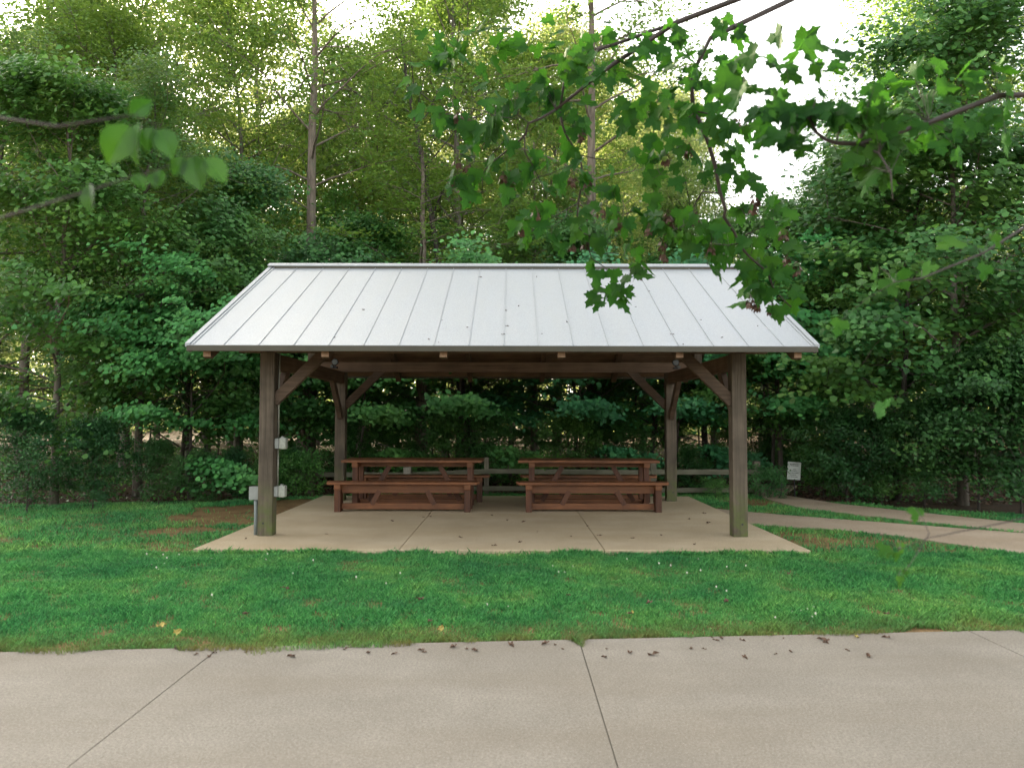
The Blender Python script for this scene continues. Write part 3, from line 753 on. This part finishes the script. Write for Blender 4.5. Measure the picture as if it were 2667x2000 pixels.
# ------------------------------------------------------------------ lawn grass
def patch(x, y, cx, cy, rx, ry): return ((x - cx) / rx) ** 2 + ((y - cy) / ry) ** 2
def vnoise(x, y, s, seed):
    r = np.random.default_rng(seed); g = r.random((64, 64)); x = x * s + 500; y = y * s + 500
    xi = np.floor(x).astype(int); yi = np.floor(y).astype(int); fx = x - xi; fy = y - yi; fx = fx * fx * (3 - 2 * fx); fy = fy * fy * (3 - 2 * fy)
    G = lambda a, b: g[a % 64, b % 64]
    return (G(xi, yi) * (1 - fx) + G(xi + 1, yi) * fx) * (1 - fy) + (G(xi, yi + 1) * (1 - fx) + G(xi + 1, yi + 1) * fx) * fy
JX = gnd(1509, 1669, -.03).x
def grass_field(n, y0, y1, hmin, hmax, wid, seed):
    r = np.random.default_rng(seed)
    y = r.uniform(y0, y1, n); x = r.uniform(-.76, .76, n) * y
    keep = r.random(n) < y / y1
    x, y = x[keep], y[keep]
    fr = 5.03 + x * .08 + .02
    edge = np.interp(x, [p[0] for p in lawn_edge], [p[1] for p in lawn_edge])
    nz = vnoise(x, y, 2.3, 3); nf = vnoise(x, y, 7.0, 4); nz2 = vnoise(x, y, .9, 9)
    pe = pathside(0) + x * .08
    k = (y > pe - .02 + (nz - .5) * .30 + (nf - .5) * .2 - np.clip(.09 - np.abs(x - JX - (5.2 - y) * .1), 0, .09) * 3.2) & (y < edge + .25)
    k &= ~((np.abs(x - X0) < SW - .01) & (y > SY0 + .01) & (y < SY1))
    for poly in (P1 + P1b, P2 + P2b):
        k &= ~inpoly(x + (nf - .5) * .12, y + (nz - .5) * .14, [(p.x, p.y) for p in poly])
    dens = np.ones(len(x))
    for (cx, cy, rx, ry, s) in DIRT:
        d = patch(x, y, cx, cy, rx, ry) + (nz - .5) * 1.3 + (nf - .5) * .9
        dens = np.minimum(dens, np.clip((d - .75) * 2.2, s, 1))
    dens *= np.clip(.55 + (nf - .25) * 1.4, .35, 1)
    k &= r.random(len(x)) < dens
    x, y, nz, nf, nz2, fr = x[k], y[k], nz[k], nf[k], nz2[k], fr[k]; M = len(x)
    h = r.uniform(hmin, hmax, M) * (.6 + .8 * nz) * (.75 + .5 * nf)
    near = (np.abs(x - X0) < SW + .1) & (y < SY0) & (y > SY0 - .09)       # uncut fringe along the slab
    h = np.where(near, h * (1.1 + 1.4 * nz2 * r.random(M)), h)
    frn = (y < fr + .15) ; h = np.where(frn, h * .8, h)
    az = r.uniform(0, 2 * np.pi, M); ln = r.uniform(.1, .9, M) * h
    w = wid * r.uniform(.6, 1.3, M); bx, by = np.cos(az + 1.57) * w, np.sin(az + 1.57) * w
    z0 = np.where(y < pathside(0) + x * .08, GZ + .03, GZ)
    A = np.stack([x - bx, y - by, z0], 1); B = np.stack([x + bx, y + by, z0], 1)
    T = np.stack([x + np.cos(az) * ln, y + np.sin(az) * ln, z0 + h], 1)
    Mx = np.stack([x + np.cos(az) * ln * .35 + bx * .8, y + np.sin(az) * ln * .35 + by * .8, z0 + h * .6], 1)
    return np.stack([A, B, Mx, T], 1)
dp = gnd(560, 1350, GZ); dp2 = gnd(640, 1330, GZ); dp3 = gnd(755, 1318, GZ); dp4 = gnd(480, 1382, GZ)
e1 = gnd(2130, 1415, GZ); e2 = gnd(2270, 1410, GZ); e3 = gnd(1340, 1447, GZ); e4 = gnd(2050, 1392, GZ)
f1 = gnd(1990, 1310, GZ)
DIRT = [(dp.x, dp.y, .75, .8, .03), (dp2.x, dp2.y, .95, .95, .02), (dp3.x, dp3.y, .8, 1.0, .0), (dp4.x, dp4.y, .55, .35, .1),
        (e1.x, e1.y, .55, .35, .15), (e2.x, e2.y, .45, .25, .25), (e3.x, e3.y, 1.1, .10, .2), (e4.x, e4.y, .35, .3, .3), (f1.x, f1.y, .9, .5, .1)]
G = np.concatenate([grass_field(800000, 4.6, 8.9, .022, .050, .0019, 1), grass_field(420000, 8.4, 15.9, .028, .06, .003, 2)])
V = G.reshape(-1, 3); F = np.arange(len(V)).reshape(-1, 4)
tag(link('grass', np_mesh('grass', V, F), M_grass), 'short green lawn grass with clover and worn patches', 'grass', kind='stuff')

# clover blooms
def bloom():
    mb = MB(); 
    for k in range(3):
        z = .055 + k * .006; r_ = (.008, .011, .007)[k]; mb.tube([(0, 0, z), (0, 0, z + .007)], [r_, r_ * .8], 7)
    mb.tube([(0, 0, 0), (.004, 0, .055)], .0012, 4); return mb
cl0 = None
blooms = [(386, 1437), (425, 1437), (464, 1436), (435, 1448), (482, 1448), (427, 1460), (398, 1462), (384, 1465), (407, 1472), (417, 1474), (549, 1446), (700, 1438), (676, 1464), (720, 1450), (693, 1448), (777, 1468), (818, 1453), (764, 1488), (554, 1542), (647, 1543), (927, 1498), (1442, 1470), (1455, 1482), (1470, 1484), (1428, 1474), (1492, 1468), (1260, 1560), (1271, 1566), (1320, 1571), (1210, 1572), (1720, 1462), (1749, 1467), (1816, 1448), (1788, 1484), (1895, 1467), (1940, 1465), (1828, 1478), (1867, 1521), (1889, 1530), (2062, 1582), (2083, 1579), (2099, 1581), (2125, 1575), (2125, 1591), (2113, 1597), (2023, 1600), (2262, 1428), (1636, 1448), (1042, 1486), (1006, 1512)]
for (px, py) in blooms:
    p = gnd(px, py, 0.0)
    if cl0 is None: cl0 = bloom().build('clover_flower', M_flower); c = cl0
    else: c = cl0.copy(); C.objects.link(c)
    c.location = (p.x, p.y, GZ - .018); c.rotation_euler = (jit(.3), jit(.3), 0); c.scale = (.8, .8, random.uniform(.7, 1.0))
    tag(c, 'tiny white clover bloom standing in the green lawn', 'flower', 'white clover blooms in the lawn')
# fallen leaves
def dead():
    mb = MB(); n = 7
    vs = [(0, 0, .004)]; fs = []
    for k in range(12):
        a = k / 12 * 6.283; r_ = .035 * (1 + .35 * math.sin(3 * a + 1)) * (.8 if k % 2 else 1.1)
        vs.append((math.cos(a) * r_ * 1.3, math.sin(a) * r_ * .7, .004 + .012 * abs(math.sin(2 * a)) + .006 * (k % 3)))
    for k in range(12): fs.append((0, 1 + k, 1 + (k + 1) % 12))
    mb.add(vs, fs); return mb
d0 = dead().build('fallen_leaf', M_dead)
first_ = True
spots = []
for (px, py) in [(1121, 1345), (1024, 1356), (1022, 1357), (1281, 1342), (1321, 1355), (1364, 1359), (1400, 1385), (1354, 1412), (1286, 1421), (1487, 1397), (1530, 1370), (851, 1391), (712, 1348), (1780, 1293), (1795, 1352), (1835, 1337), (1846, 1361), (1843, 1363), (1722, 1394), (1809, 1418), (1103, 1348), (1647, 1402), (640, 1403), (1560, 1395), (1200, 1400)]:
    spots.append((px, py, .0015, .65, 'small curled brown leaf lying on the beige concrete slab', 'fallen leaves on the slab'))
for (px, py) in [(1238, 1694), (1215, 1690), (1332, 1680), (1180, 1685), (1420, 1676), (1445, 1679), (1029, 1702), (1098, 1693), (1106, 1698), (1465, 1690), (1860, 1665), (1870, 1668), (1855, 1660), (1880, 1662), (1800, 1689), (1835, 1690), (1932, 1667), (2040, 1662), (2082, 1653), (2150, 1673), (2140, 1665), (2208, 1694), (2262, 1709), (2310, 1660), (2060, 1697), (2150, 1670), (2020, 1703), (1640, 1700), (1580, 1690), (1575, 1711), (560, 1700), (545, 1710), (640, 1699), (460, 1688), (510, 1704), (900, 1690), (960, 1700), (1700, 1705), (760, 1710), (1940, 1712)]:
    spots.append((px, py, GZ + .0315, random.uniform(.3, .75), 'dark brown leaf lying on the grey path at the bottom', 'fallen leaves on the front path'))
for (px, py) in [(735, 1530), (748, 1534), (1090, 1558), (1096, 1562), (2310, 1598), (1118, 1618), (1640, 1598), (1480, 1550), (1690, 1570), (640, 1600), (1890, 1567), (2055, 1495)]:
    spots.append((px, py, GZ + .055, .8, 'withered brown leaf caught in the lawn grass', 'fallen leaves in the lawn'))
for (px, py, lab) in [(418, 1631, 'small yellow leaf in the grass near the left edge'), (458, 1653, 'upright yellow leaf in the grass near the left edge'), (1144, 1644, 'upright straw-yellow leaf in the grass left of the middle'), (1645, 1600, 'orange-brown leaf standing in the grass right of the middle'), (2230, 1659, 'bright yellow leaf on the grey path at the right')]:
    spots.append((px, py, GZ + (.05 if py < 1658 else .0315), .9, lab, None))
for (px, py, z, s, lab, g_) in spots:
    p = gnd(px, py, z)
    if first_: c = d0; first_ = False
    else: c = d0.copy(); C.objects.link(c)
    if 'yellow' in lab or 'orange' in lab:
        c.data = d0.data.copy(); c.data.materials.clear(); c.data.materials.append(M_yleaf)
        c.rotation_euler = (1.1 if 'upright' in lab or 'standing' in lab else .2, 0, 1.2)
    else: c.rotation_euler = (jit(.2), jit(.2), random.uniform(0, 6.28))
    c.scale = (s * random.uniform(.6, 1.2),) * 3
    c.location = (p.x, p.y, z + (.02 if 'upright' in lab or 'standing' in lab else 0))
    tag(c, lab, 'leaf', g_)

for (px, py) in [(1152,835),(1320,850),(1319,810),(1217,854),(1143,892),(1411,870),(1476,840),(1350,798),(1780,898),(1750,872),(1530,770),(1558,745),(1655,800),(1825,834),(1973,850),(946,808),(1250,723),(1397,722),(870,880),(600,878),(690,881),(1118,885),(1310,872),(1690,760),(1880,880)]:
    d_ = ray(px, py); k_ = (RZ - slope * YM - CH) / (d_.z - slope * d_.y)      # meets the front slope z = RZ - slope*(YM - y)
    p = EYE + d_ * k_; c = d0.copy(); C.objects.link(c)
    c.location = (p.x, p.y, p.z + .002); c.rotation_euler = (math.atan(slope), 0, random.uniform(0, 6.28)); s_ = random.uniform(.25, .6); c.scale = (s_, s_ * .5, s_)
    tag(c, 'speck of brown leaf debris stuck on the pale metal roof', 'leaf', 'leaf debris on the roof')
# ------------------------------------------------------------------ maple hanging in front
LOBES = [(0, -.04), (.10, -.02), (.30, -.12), (.36, .02), (.52, .04), (.44, .16), (.56, .34), (.40, .36), (.32, .44), (.22, .40), (.20, .56), (.27, .70), (.13, .76), (0, 1.0)]
LP = LOBES + [(-x, y) for x, y in LOBES[-2:0:-1]]
def maple_leaf(V, F, base, d, nrm, size):
    """base = where the petiole meets the blade, d = direction of the midrib"""
    d = d.normalized(); side = d.cross(nrm).normalized(); n = side.cross(d)
    k = len(V); cen = base + d * size * .32
    V.append(cen - n * size * .03)
    cup = random.uniform(-.25, .35); roll = random.uniform(-.4, .4)
    for (x, y) in LP:
        xx, yy = x * size * random.uniform(.95, 1.05), y * size
        V.append(base + side * xx + d * yy + n * (cup * (xx * xx + (yy * .7) ** 2) / size * 1.0 - size * .06 * (y > .6) + roll * abs(xx) * .5))
    m = len(LP)
    for i in range(m): F.append((k, k + 1 + i, k + 1 + (i + 1) % m))
def samara_cluster(p, parent, s=1.0):
    mb = MB(); vs = []; fs = []
    for j in range(random.randint(7, 12)):
        a = random.uniform(0, 6.28); q = p + Vector((math.cos(a) * .018, math.sin(a) * .018, -random.uniform(.02, .06))) * s
        mb.tube([p, p.lerp(q, .6) + Vector((0, 0, .004)), q], .0008, 3, False)
        for sg_ in (-1, 1):
            w = Vector((math.cos(a + sg_ * .9) * .014, math.sin(a + sg_ * .9) * .014, -.026)) * s
            u = Vector((-math.sin(a), math.cos(a), 0)) * .005 * s
            vs += [q - u, q + w * .5 - u * 1.5, q + w, q + w * .55 + u * 1.6, q + u]; n = len(vs) - 5; fs.append((n, n + 1, n + 2, n + 3, n + 4))
    mb.add(vs, fs); return mb.build('seed_cluster', M_seed, parent)
mp = empty('maple_tree', (6.2, 2.6, GZ), 'maple whose lobed, leafy branches hang in front of the roof from the top right', 'tree')
off_m = Vector((6.2, 2.6, GZ))
def L_(p): return Vector(p) - off_m
# trunk stands right of the picture; limbs reach over
trunk = [(6.2, 2.6, GZ), (6.15, 2.7, 1.2), (6.05, 2.9, 2.4), (5.8, 3.1, 3.8), (5.5, 3.3, 5.5), (5.3, 3.4, 7.5), (5.2, 3.4, 9.5)]
MB().tube([L_(p) for p in trunk], [.24, .19, .17, .15, .12, .08, .03], 12).build('trunk', M_bark, mp, True)
limbs = []      # polylines in world space
def poly(pts, r0, r1):
    W = [at(*p) if not isinstance(p, Vector) else p for p in pts]
    limbs.append((W, r0, r1)); return W
hubA = Vector((3.2, 4.6, 4.9)); hubB = Vector((5.75, 3.12, 4.1))
poly([hubB, Vector((4.9, 3.9, 4.7)), hubA, at(1760, 60, 4.75), at(1580, 180, 4.7), at(1447, 286, 4.7)], .03, .009)
poly([at(1760, 60, 4.75), at(1560, 130, 4.9), at(1470, 210, 4.9), at(1458, 286, 4.9)], .012, .009)
poly([hubA, at(1850, 100, 4.6), at(1800, 200, 4.6), at(1805, 286, 4.6)], .018, .013)
B = [ # (Y start, Y end, r0, r1, pts)
 (4.7, 5.0, .009, .002, [(1447, 286), (1407, 310), (1376, 322), (1368, 352), (1353, 367), (1337, 378), (1313, 399), (1290, 417), (1264, 441), (1255, 463), (1257, 479), (1255, 504)]),
 (4.75, 4.7, .004, .0018, [(1376, 319), (1348, 300), (1324, 308), (1288, 302), (1263, 291), (1230, 284), (1180, 278), (1140, 300)]),
 (4.8, 5.1, .005, .0018, [(1366, 358), (1367, 397), (1382, 423), (1402, 461), (1415, 491), (1424, 517)]),
 (4.82, 4.9, .004, .0015, [(1337, 374), (1311, 369), (1288, 396), (1263, 421), (1237, 421), (1205, 440), (1190, 470)]),
 (4.95, 5.0, .003, .0014, [(1402, 461), (1391, 471), (1358, 471), (1335, 468)]),
 (4.95, 4.9, .003, .0014, [(1402, 461), (1431, 454), (1478, 434), (1500, 428)]),
 (4.9, 5.4, .009, .002, [(1458, 286), (1464, 322), (1473, 349), (1490, 379), (1511, 405), (1516, 443), (1514, 488), (1506, 528), (1504, 560), (1508, 594), (1520, 608), (1535, 614), (1535, 655), (1542, 675), (1577, 697), (1593, 722), (1593, 750), (1590, 765)]),
 (5.0, 4.9, .004, .0016, [(1513, 405), (1553, 414), (1575, 416), (1604, 408), (1613, 426)]),
 (5.15, 5.3, .004, .0014, [(1504, 531), (1474, 547), (1450, 561), (1427, 572), (1408, 585), (1390, 600)]),
 (5.2, 5.1, .003, .0014, [(1475, 547), (1475, 565), (1459, 578), (1437, 590), (1423, 592)]),
 (5.15, 5.0, .003, .0014, [(1506, 524), (1533, 533), (1568, 534), (1597, 540), (1611, 554)]),
 (5.3, 5.3, .004, .0014, [(1535, 655), (1566, 663), (1597, 658), (1625, 666), (1643, 690), (1640, 715)]),
 (4.6, 5.0, .015, .004, [(1805, 286), (1823, 319), (1844, 370), (1862, 431), (1874, 497), (1889, 545), (1886, 566), (1913, 606), (1928, 642), (1952, 669), (1998, 708), (2013, 747), (2028, 768), (2046, 786), (2060, 800)]),
 (4.6, 4.4, .005, .0018, [(1808, 290), (1871, 301), (1913, 316), (1943, 327), (1998, 325)]),
 (4.75, 5.0, .005, .0016, [(1874, 503), (1829, 500), (1811, 527), (1805, 572), (1778, 590), (1741, 605), (1720, 622)]),
 (4.75, 4.6, .004, .0014, [(1883, 518), (1937, 509), (1968, 497), (1990, 500)]),
 (4.8, 4.7, .003, .0014, [(1885, 530), (1931, 545), (1943, 563)]),
 (4.85, 4.8, .004, .0014, [(1919, 624), (1968, 600), (2013, 578), (2046, 575), (2060, 590)]),
 (4.85, 5.0, .004, .0014, [(1924, 633), (1898, 639), (1853, 636), (1841, 663), (1842, 690)]),
 (4.95, 4.9, .003, .0014, [(1983, 694), (2022, 675), (2052, 669), (2070, 680)]),
 (4.6, 4.7, .004, .0014, [(1806, 296), (1781, 316), (1723, 304), (1690, 312), (1650, 310)]),
 (4.7, 4.8, .003, .0014, [(1815, 310), (1790, 350), (1765, 385), (1745, 420), (1720, 455), (1690, 470)]),
 (4.7, 4.8, .003, .0014, [(1850, 385), (1830, 420), (1825, 450)]),
 (4.95, 5.0, .003, .0014, [(2014, 750), (1994, 759), (1980, 773), (1962, 785)]),
 (5.0, 5.0, .003, .0014, [(2046, 783), (2039, 795), (2025, 810), (2020, 825)]),
]
for (ya, yb, r0, r1, pts) in B:
    m = len(pts) - 1; poly([at(px, py, ya + (yb - ya) * i / m) for i, (px, py) in enumerate(pts)], r0, r1)
# nearer right-hand bough (out of focus in the picture)
poly([Vector((5.95, 3.0, 3.0)), Vector((3.9, 3.0, 2.95)), at(2600, 250, 3.1), at(2420, 320, 3.1), at(2239, 376, 3.1), at(2179, 373, 3.1), at(2149, 364, 3.1), at(2127, 346, 3.1), at(2109, 310, 3.1), at(2067, 298, 3.2), at(2007, 286, 3.3), at(1930, 265, 3.4)], .015, .002)
poly([at(2239, 376, 3.1), at(2290, 400, 3.0), at(2320, 450, 2.95), at(2325, 520, 2.9)], .006, .002)
poly([Vector((3.9, 3.0, 2.95)), at(2720, 560, 2.7), at(2560, 660, 2.6), at(2400, 725, 2.5), at(2330, 735, 2.5)], .007, .0015)
poly([Vector((6.1, 2.75, 1.6)), at(2760, 1330, 2.4), at(2520, 1380, 2.35), at(2420, 1400, 2.3), at(2345, 1430, 2.3)], .003, .0008); poly([at(2420, 1390, 2.3), at(2370, 1470, 2.3), at(2340, 1510, 2.3)], .0018, .001)
mb = MB()
for (W, r0, r1) in limbs:
    Wl = [L_(p) for p in W]; m = len(Wl) - 1; mb.tube(Wl, [r0 + (r1 - r0) * i / m for i in range(m + 1)], 7)
mb.build('branch', M_twig, mp, True)
allp = [p for (W, a, b) in limbs for p in W if a < .02 or True]
LC = [(1140,310),(1165,325),(1200,300),(1215,330),(1230,350),(1265,330),(1275,350),(1300,330),(1305,300),(1225,400),(1250,390),(1180,460),(1165,490),(1190,480),(1208,515),(1222,480),(1290,440),(1310,370),(1320,395),(1340,490),(1332,512),(1310,470),(1330,450),(1365,460),(1400,410),(1420,430),(1430,490),(1460,480),(1390,540),(1420,555),(1370,560),(1350,590),(1365,625),(1380,600),(1440,620),(1460,635),(1490,630),(1500,600),(1525,560),(1560,600),(1548,640),(1590,590),(1620,600),(1600,560),(1480,460),(1470,400),(1480,310),(1510,330),(1530,320),(1490,350),(1525,460),(1535,480),(1570,500),(1600,510),(1560,540),(1640,320),(1620,330),(1660,300),(1700,310),(1720,300),(1740,330),(1770,340),(1750,370),(1700,370),(1720,400),(1760,400),(1790,390),(1690,420),(1740,440),(1760,470),(1700,470),(1680,475),(1830,350),(1860,330),(1900,340),(1870,370),(1900,390),(1920,400),(1940,430),(1840,440),(1820,420),(1830,470),(1880,500),(1930,480),(1950,470),(1900,450),(1990,500),(2010,530),(1960,550),(1920,560),(1900,590),(1850,580),(1830,600),(1800,560),(1700,560),(1690,590),(1720,590),(1740,610),(1790,640),(1810,650),(1860,660),(1880,640),(2020,560),(2050,580),(2030,620),(2060,640),(2040,660),(1970,670),(1990,640),(1862,715),(1850,690),(1935,700),(1945,722),(1937,745),(1955,750),(1935,790),(1990,780),(2000,780),(1960,765),(2015,800),(2030,828),(2060,800),(2080,770),(1535,728),(1540,745),(1552,765),(1572,785),(1600,790),(1620,772),(1590,757),(1640,755),(1658,705),(1680,720),(1610,730),(1545,712),
 (1150,340),(1185,330),(1280,315),(1245,460),(1300,500),(1380,440),(1450,500),(1410,600),(1520,620),(1570,630),(1640,640),(1660,660),(1500,420),(1590,450),(1650,390),(1800,330),(1860,300),(1780,300),(1900,300),(1950,350),(1980,340),(1700,530),(1660,560),(1640,590),(1760,620),(1770,570),(1870,610),(1820,640),(1960,590),(2000,600),(1940,640),(1900,670),(2010,690),(1990,720),(2040,720),(2050,700)]
V = []; F = []; pet = MB(); seeds = []
random.seed(5)
def hang(px, py, Yg, size, n=1):
    for j in range(n):
        qx, qy = px + random.gauss(0, 9), py + random.gauss(0, 8)
        best = min(allp, key=lambda p: (p - at(qx, qy, p.y)).length if p.y > .5 else 9)
        Y = best.y + random.uniform(-.14, .14) if Yg is None else Yg + random.uniform(-.1, .1)
        s = size * random.uniform(.75, 1.2)
        c = at(qx, qy, Y)
        to = c - best
        d = Vector((to.x * .7 + random.uniform(-.05, .05), random.uniform(-.06, .06), -abs(random.gauss(.09, .05)) + to.z * .3)).normalized()
        b0 = c - d * s * .4
        nrm = (Vector((random.gauss(0, .5), -.75 + random.gauss(0, .4), .65 + random.gauss(0, .4)))).normalized()
        if abs(nrm.dot(d)) > .85: nrm = Vector((1, .3, .2)).normalized()
        maple_leaf(V, F, L_(b0), d, nrm, s)
        if (best - b0).length < .26:
            mid = best.lerp(b0, .5) + Vector((0, 0, .012)); pet.tube([L_(best), L_(mid), L_(b0)], [.0013, .001, .0009], 4, False)
for (px, py) in LC: hang(px, py, None, .134, random.choice((1, 2, 2)))
# upper parts above the photograph, and the nearer bough
for i in range(210):
    a = random.random(); hang(1100 + 1000 * a + random.gauss(0, 60), random.uniform(60, 300), None, .12, 1)
for (px, py) in [(1960, 300), (1990, 310), (2020, 300), (2050, 310), (1990, 360), (2010, 365), (2045, 372), (2060, 380), (2070, 330), (2090, 300), (2120, 290), (2150, 300), (2180, 310), (2170, 330), (2200, 300), (2230, 340), (2260, 330), (2290, 300), (2310, 340), (2320, 380), (2280, 360), (2250, 400), (2330, 300), (2210, 430), (2250, 450), (2290, 440), (2260, 480), (2310, 470), (2330, 420), (2240, 310), (2270, 290), (2300, 400)]: hang(px, py, 3.1, .095, 3)
for i in range(60): hang(random.uniform(2120, 2640), random.uniform(150, 420), 3.1, .09, 1)
for (px, py) in [(2290, 730), (2320, 742), (2360, 740), (2420, 690), (2185, 855), (2480, 640), (2310, 1055), (2560, 720), (2600, 640)]: hang(px, py, 2.6, .085, 1)
for (px, py) in [(2303, 1432), (2312, 1455), (2330, 1445), (2326, 1522), (2350, 1500), (2345, 1430), (2365, 1350)]: hang(px, py, 2.3, .042, 1)
me = bpy.data.meshes.new('leaves'); me.from_pydata([tuple(v) for v in V], [], F); me.update()
link('leaves', me, M_maple, mp)
pet.build('petioles', M_twig, mp)
for (px, py, Y) in [(1195, 292, 4.7), (1222, 318, 4.7), (1190, 420, 4.9), (1215, 425, 4.9), (1185, 475, 4.9), (1218, 500, 4.95), (1310, 455, 4.9), (1330, 470, 4.95), (1325, 498, 5), (1490, 460, 4.95), (1516, 348, 4.9), (1395, 545, 5.1), (1360, 590, 5.2), (1490, 635, 5.2), (1523, 630, 5.3), (1565, 545, 5), (1612, 575, 5), (1530, 470, 5), (1740, 555, 4.9), (1745, 570, 4.9), (1690, 590, 4.9), (1815, 560, 4.9), (1968, 505, 4.6), (1960, 530, 4.6), (1728, 655, 5), (1725, 630, 5), (1955, 778, 5), (1968, 785, 5), (2040, 600, 4.8), (2050, 670, 4.9), (2075, 690, 4.9), (1850, 640, 4.9), (1660, 715, 5.3), (1605, 745, 5.4), (1915, 305, 4.5), (2010, 800, 5), (1735, 400, 4.7), (1795, 380, 4.7)]:
    samara_cluster(L_(at(px, py - 10, Y)), mp, 1.25)

# near sapling leaves entering on the left
yt_o = Vector((-2.6, 1.9, GZ))
yt = empty('young_tree', yt_o, 'young tree at the left with large oval leaves hanging close to the camera', 'tree')
mbt = MB()
a0 = [Vector((-2.6, 1.9, GZ)), Vector((-2.5, 1.95, .9)), Vector((-2.3, 2.0, 1.8)), Vector((-2.0, 2.0, 2.45)), Vector((-1.8, 2.0, 2.9))]
mbt.tube([p - yt_o for p in a0], [.02, .017, .013, .009, .004], 8).build('trunk', M_twig, yt, True)
tw = [a0[2], at(160, 520, 1.44), at(330, 465, 1.44), at(420, 440, 1.44), at(492, 405, 1.44), at(520, 412, 1.44)]
tw2 = [a0[3], at(150, 330, 1.4), at(280, 310, 1.4), at(350, 300, 1.4), at(420, 330, 1.4)]
mb = MB()
for W in (tw, tw2): mb.tube([p - yt_o for p in W], [.006, .0025, .0018, .0013, .001, .001][:len(W)], 6)
mb.build('branch', M_twig, yt, True)
V = []; F = []
OV = [(0, 0), (.16, .05), (.34, .25), (.40, .45), (.33, .68), (.17, .87), (0, 1.05)]
OVP = OV + [(-x, y) for x, y in OV[-2:0:-1]]
def oval(px, py, Y, size, ang, tilt=0.3):
    Y *= .7; size *= .7
    base = at(px, py, Y) - yt_o; d = Vector((math.sin(ang), random.uniform(-.15, .15), -math.cos(ang))).normalized()
    nrm = Vector((random.gauss(0, .3), -.9, .45)).normalized(); side = d.cross(nrm).normalized(); n = side.cross(d); k = len(V)
    V.append(base + d * size * .5 + n * size * .0)
    for x, y in OVP: V.append(base + side * x * size + d * y * size + n * (abs(x) * size * tilt - (y - .5) ** 2 * size * .2))
    for i in range(len(OVP)): F.append((k, k + 1 + i, k + 1 + (i + 1) % len(OVP)))
for a in [(420, 335, 2.0, .085, .35), (360, 318, 2.0, .115, -.1), (335, 325, 2.0, .12, -.5), (395, 330, 2.0, .07, -.2), (500, 405, 2.05, .10, .25), (535, 412, 2.05, .085, .7), (480, 410, 2.05, .06, -.5), (420, 442, 2.05, .05, -.2), (395, 448, 2.05, .045, .3), (340, 300, 2.0, .07, 2.2), (345, 455, 2.05, .05, .8),
          (230, 480, 2.05, .08, .1)]: oval(*a)
me = bpy.data.meshes.new('leaves'); me.from_pydata([tuple(v) for v in V], [], F); me.update()
link('leaves', me, M_broad, yt)

# ------------------------------------------------------------------ light, sky, camera
SUN_EL, SUN_AZ = R(31), R(-32)          # low behind the woods, left of straight ahead
sd = Vector((math.sin(SUN_AZ) * math.cos(SUN_EL), math.cos(SUN_AZ) * math.cos(SUN_EL), math.sin(SUN_EL)))
sl = bpy.data.lights.new('sun', 'SUN'); sl.energy = 5.0; sl.angle = R(.6); sl.color = (1.0, .84, .60)
so = bpy.data.objects.new('sun', sl); C.objects.link(so); so.rotation_euler = sd.to_track_quat('Z', 'Y').to_euler(); so.location = sd * 50
w = bpy.data.worlds.new('World'); bpy.context.scene.world = w; w.use_nodes = True
nt = w.node_tree; bg = nt.nodes['Background']
sky = nt.nodes.new('ShaderNodeTexSky'); sky.sky_type = 'NISHITA'; sky.sun_disc = False
sky.sun_elevation = SUN_EL; sky.sun_rotation = SUN_AZ; sky.air_density = 1.0; sky.dust_density = 3.0; sky.ozone_density = 1.0
hs = nt.nodes.new('ShaderNodeHueSaturation'); hs.inputs['Saturation'].default_value = .35
nt.links.new(sky.outputs[0], hs.inputs['Color']); wt = mix(nt, 1.0, hs.outputs[0], (1.0, .955, .865), 'MULTIPLY'); nt.links.new(wt, bg.inputs[0])
bg.inputs[1].default_value = .15
sc = bpy.context.scene
cd = bpy.data.cameras.new('camera'); co = bpy.data.objects.new('camera', cd); C.objects.link(co)
M3 = Matrix((Rc, Uc, -Fv)).transposed()
co.matrix_world = Matrix.Translation(EYE) @ M3.to_4x4()
cd.sensor_width = 36; cd.sensor_fit = 'HORIZONTAL'; cd.lens = FPX / 2667 * 36; cd.clip_end = 3000; cd.clip_start = .05
cd.dof.use_dof = True; cd.dof.focus_distance = 11.0; cd.dof.aperture_fstop = 2.2
sc.camera = co
sc.view_settings.view_transform = 'Standard'; sc.view_settings.look = 'None'
sc.view_settings.exposure = 2.42; sc.view_settings.gamma = 1
sc.cycles.max_bounces = 8; sc.cycles.diffuse_bounces = 4; sc.cycles.transmission_bounces = 4
sc.cycles.use_denoising = True
try: sc.cycles.use_adaptive_sampling = True; sc.cycles.adaptive_threshold = .02
except Exception: pass
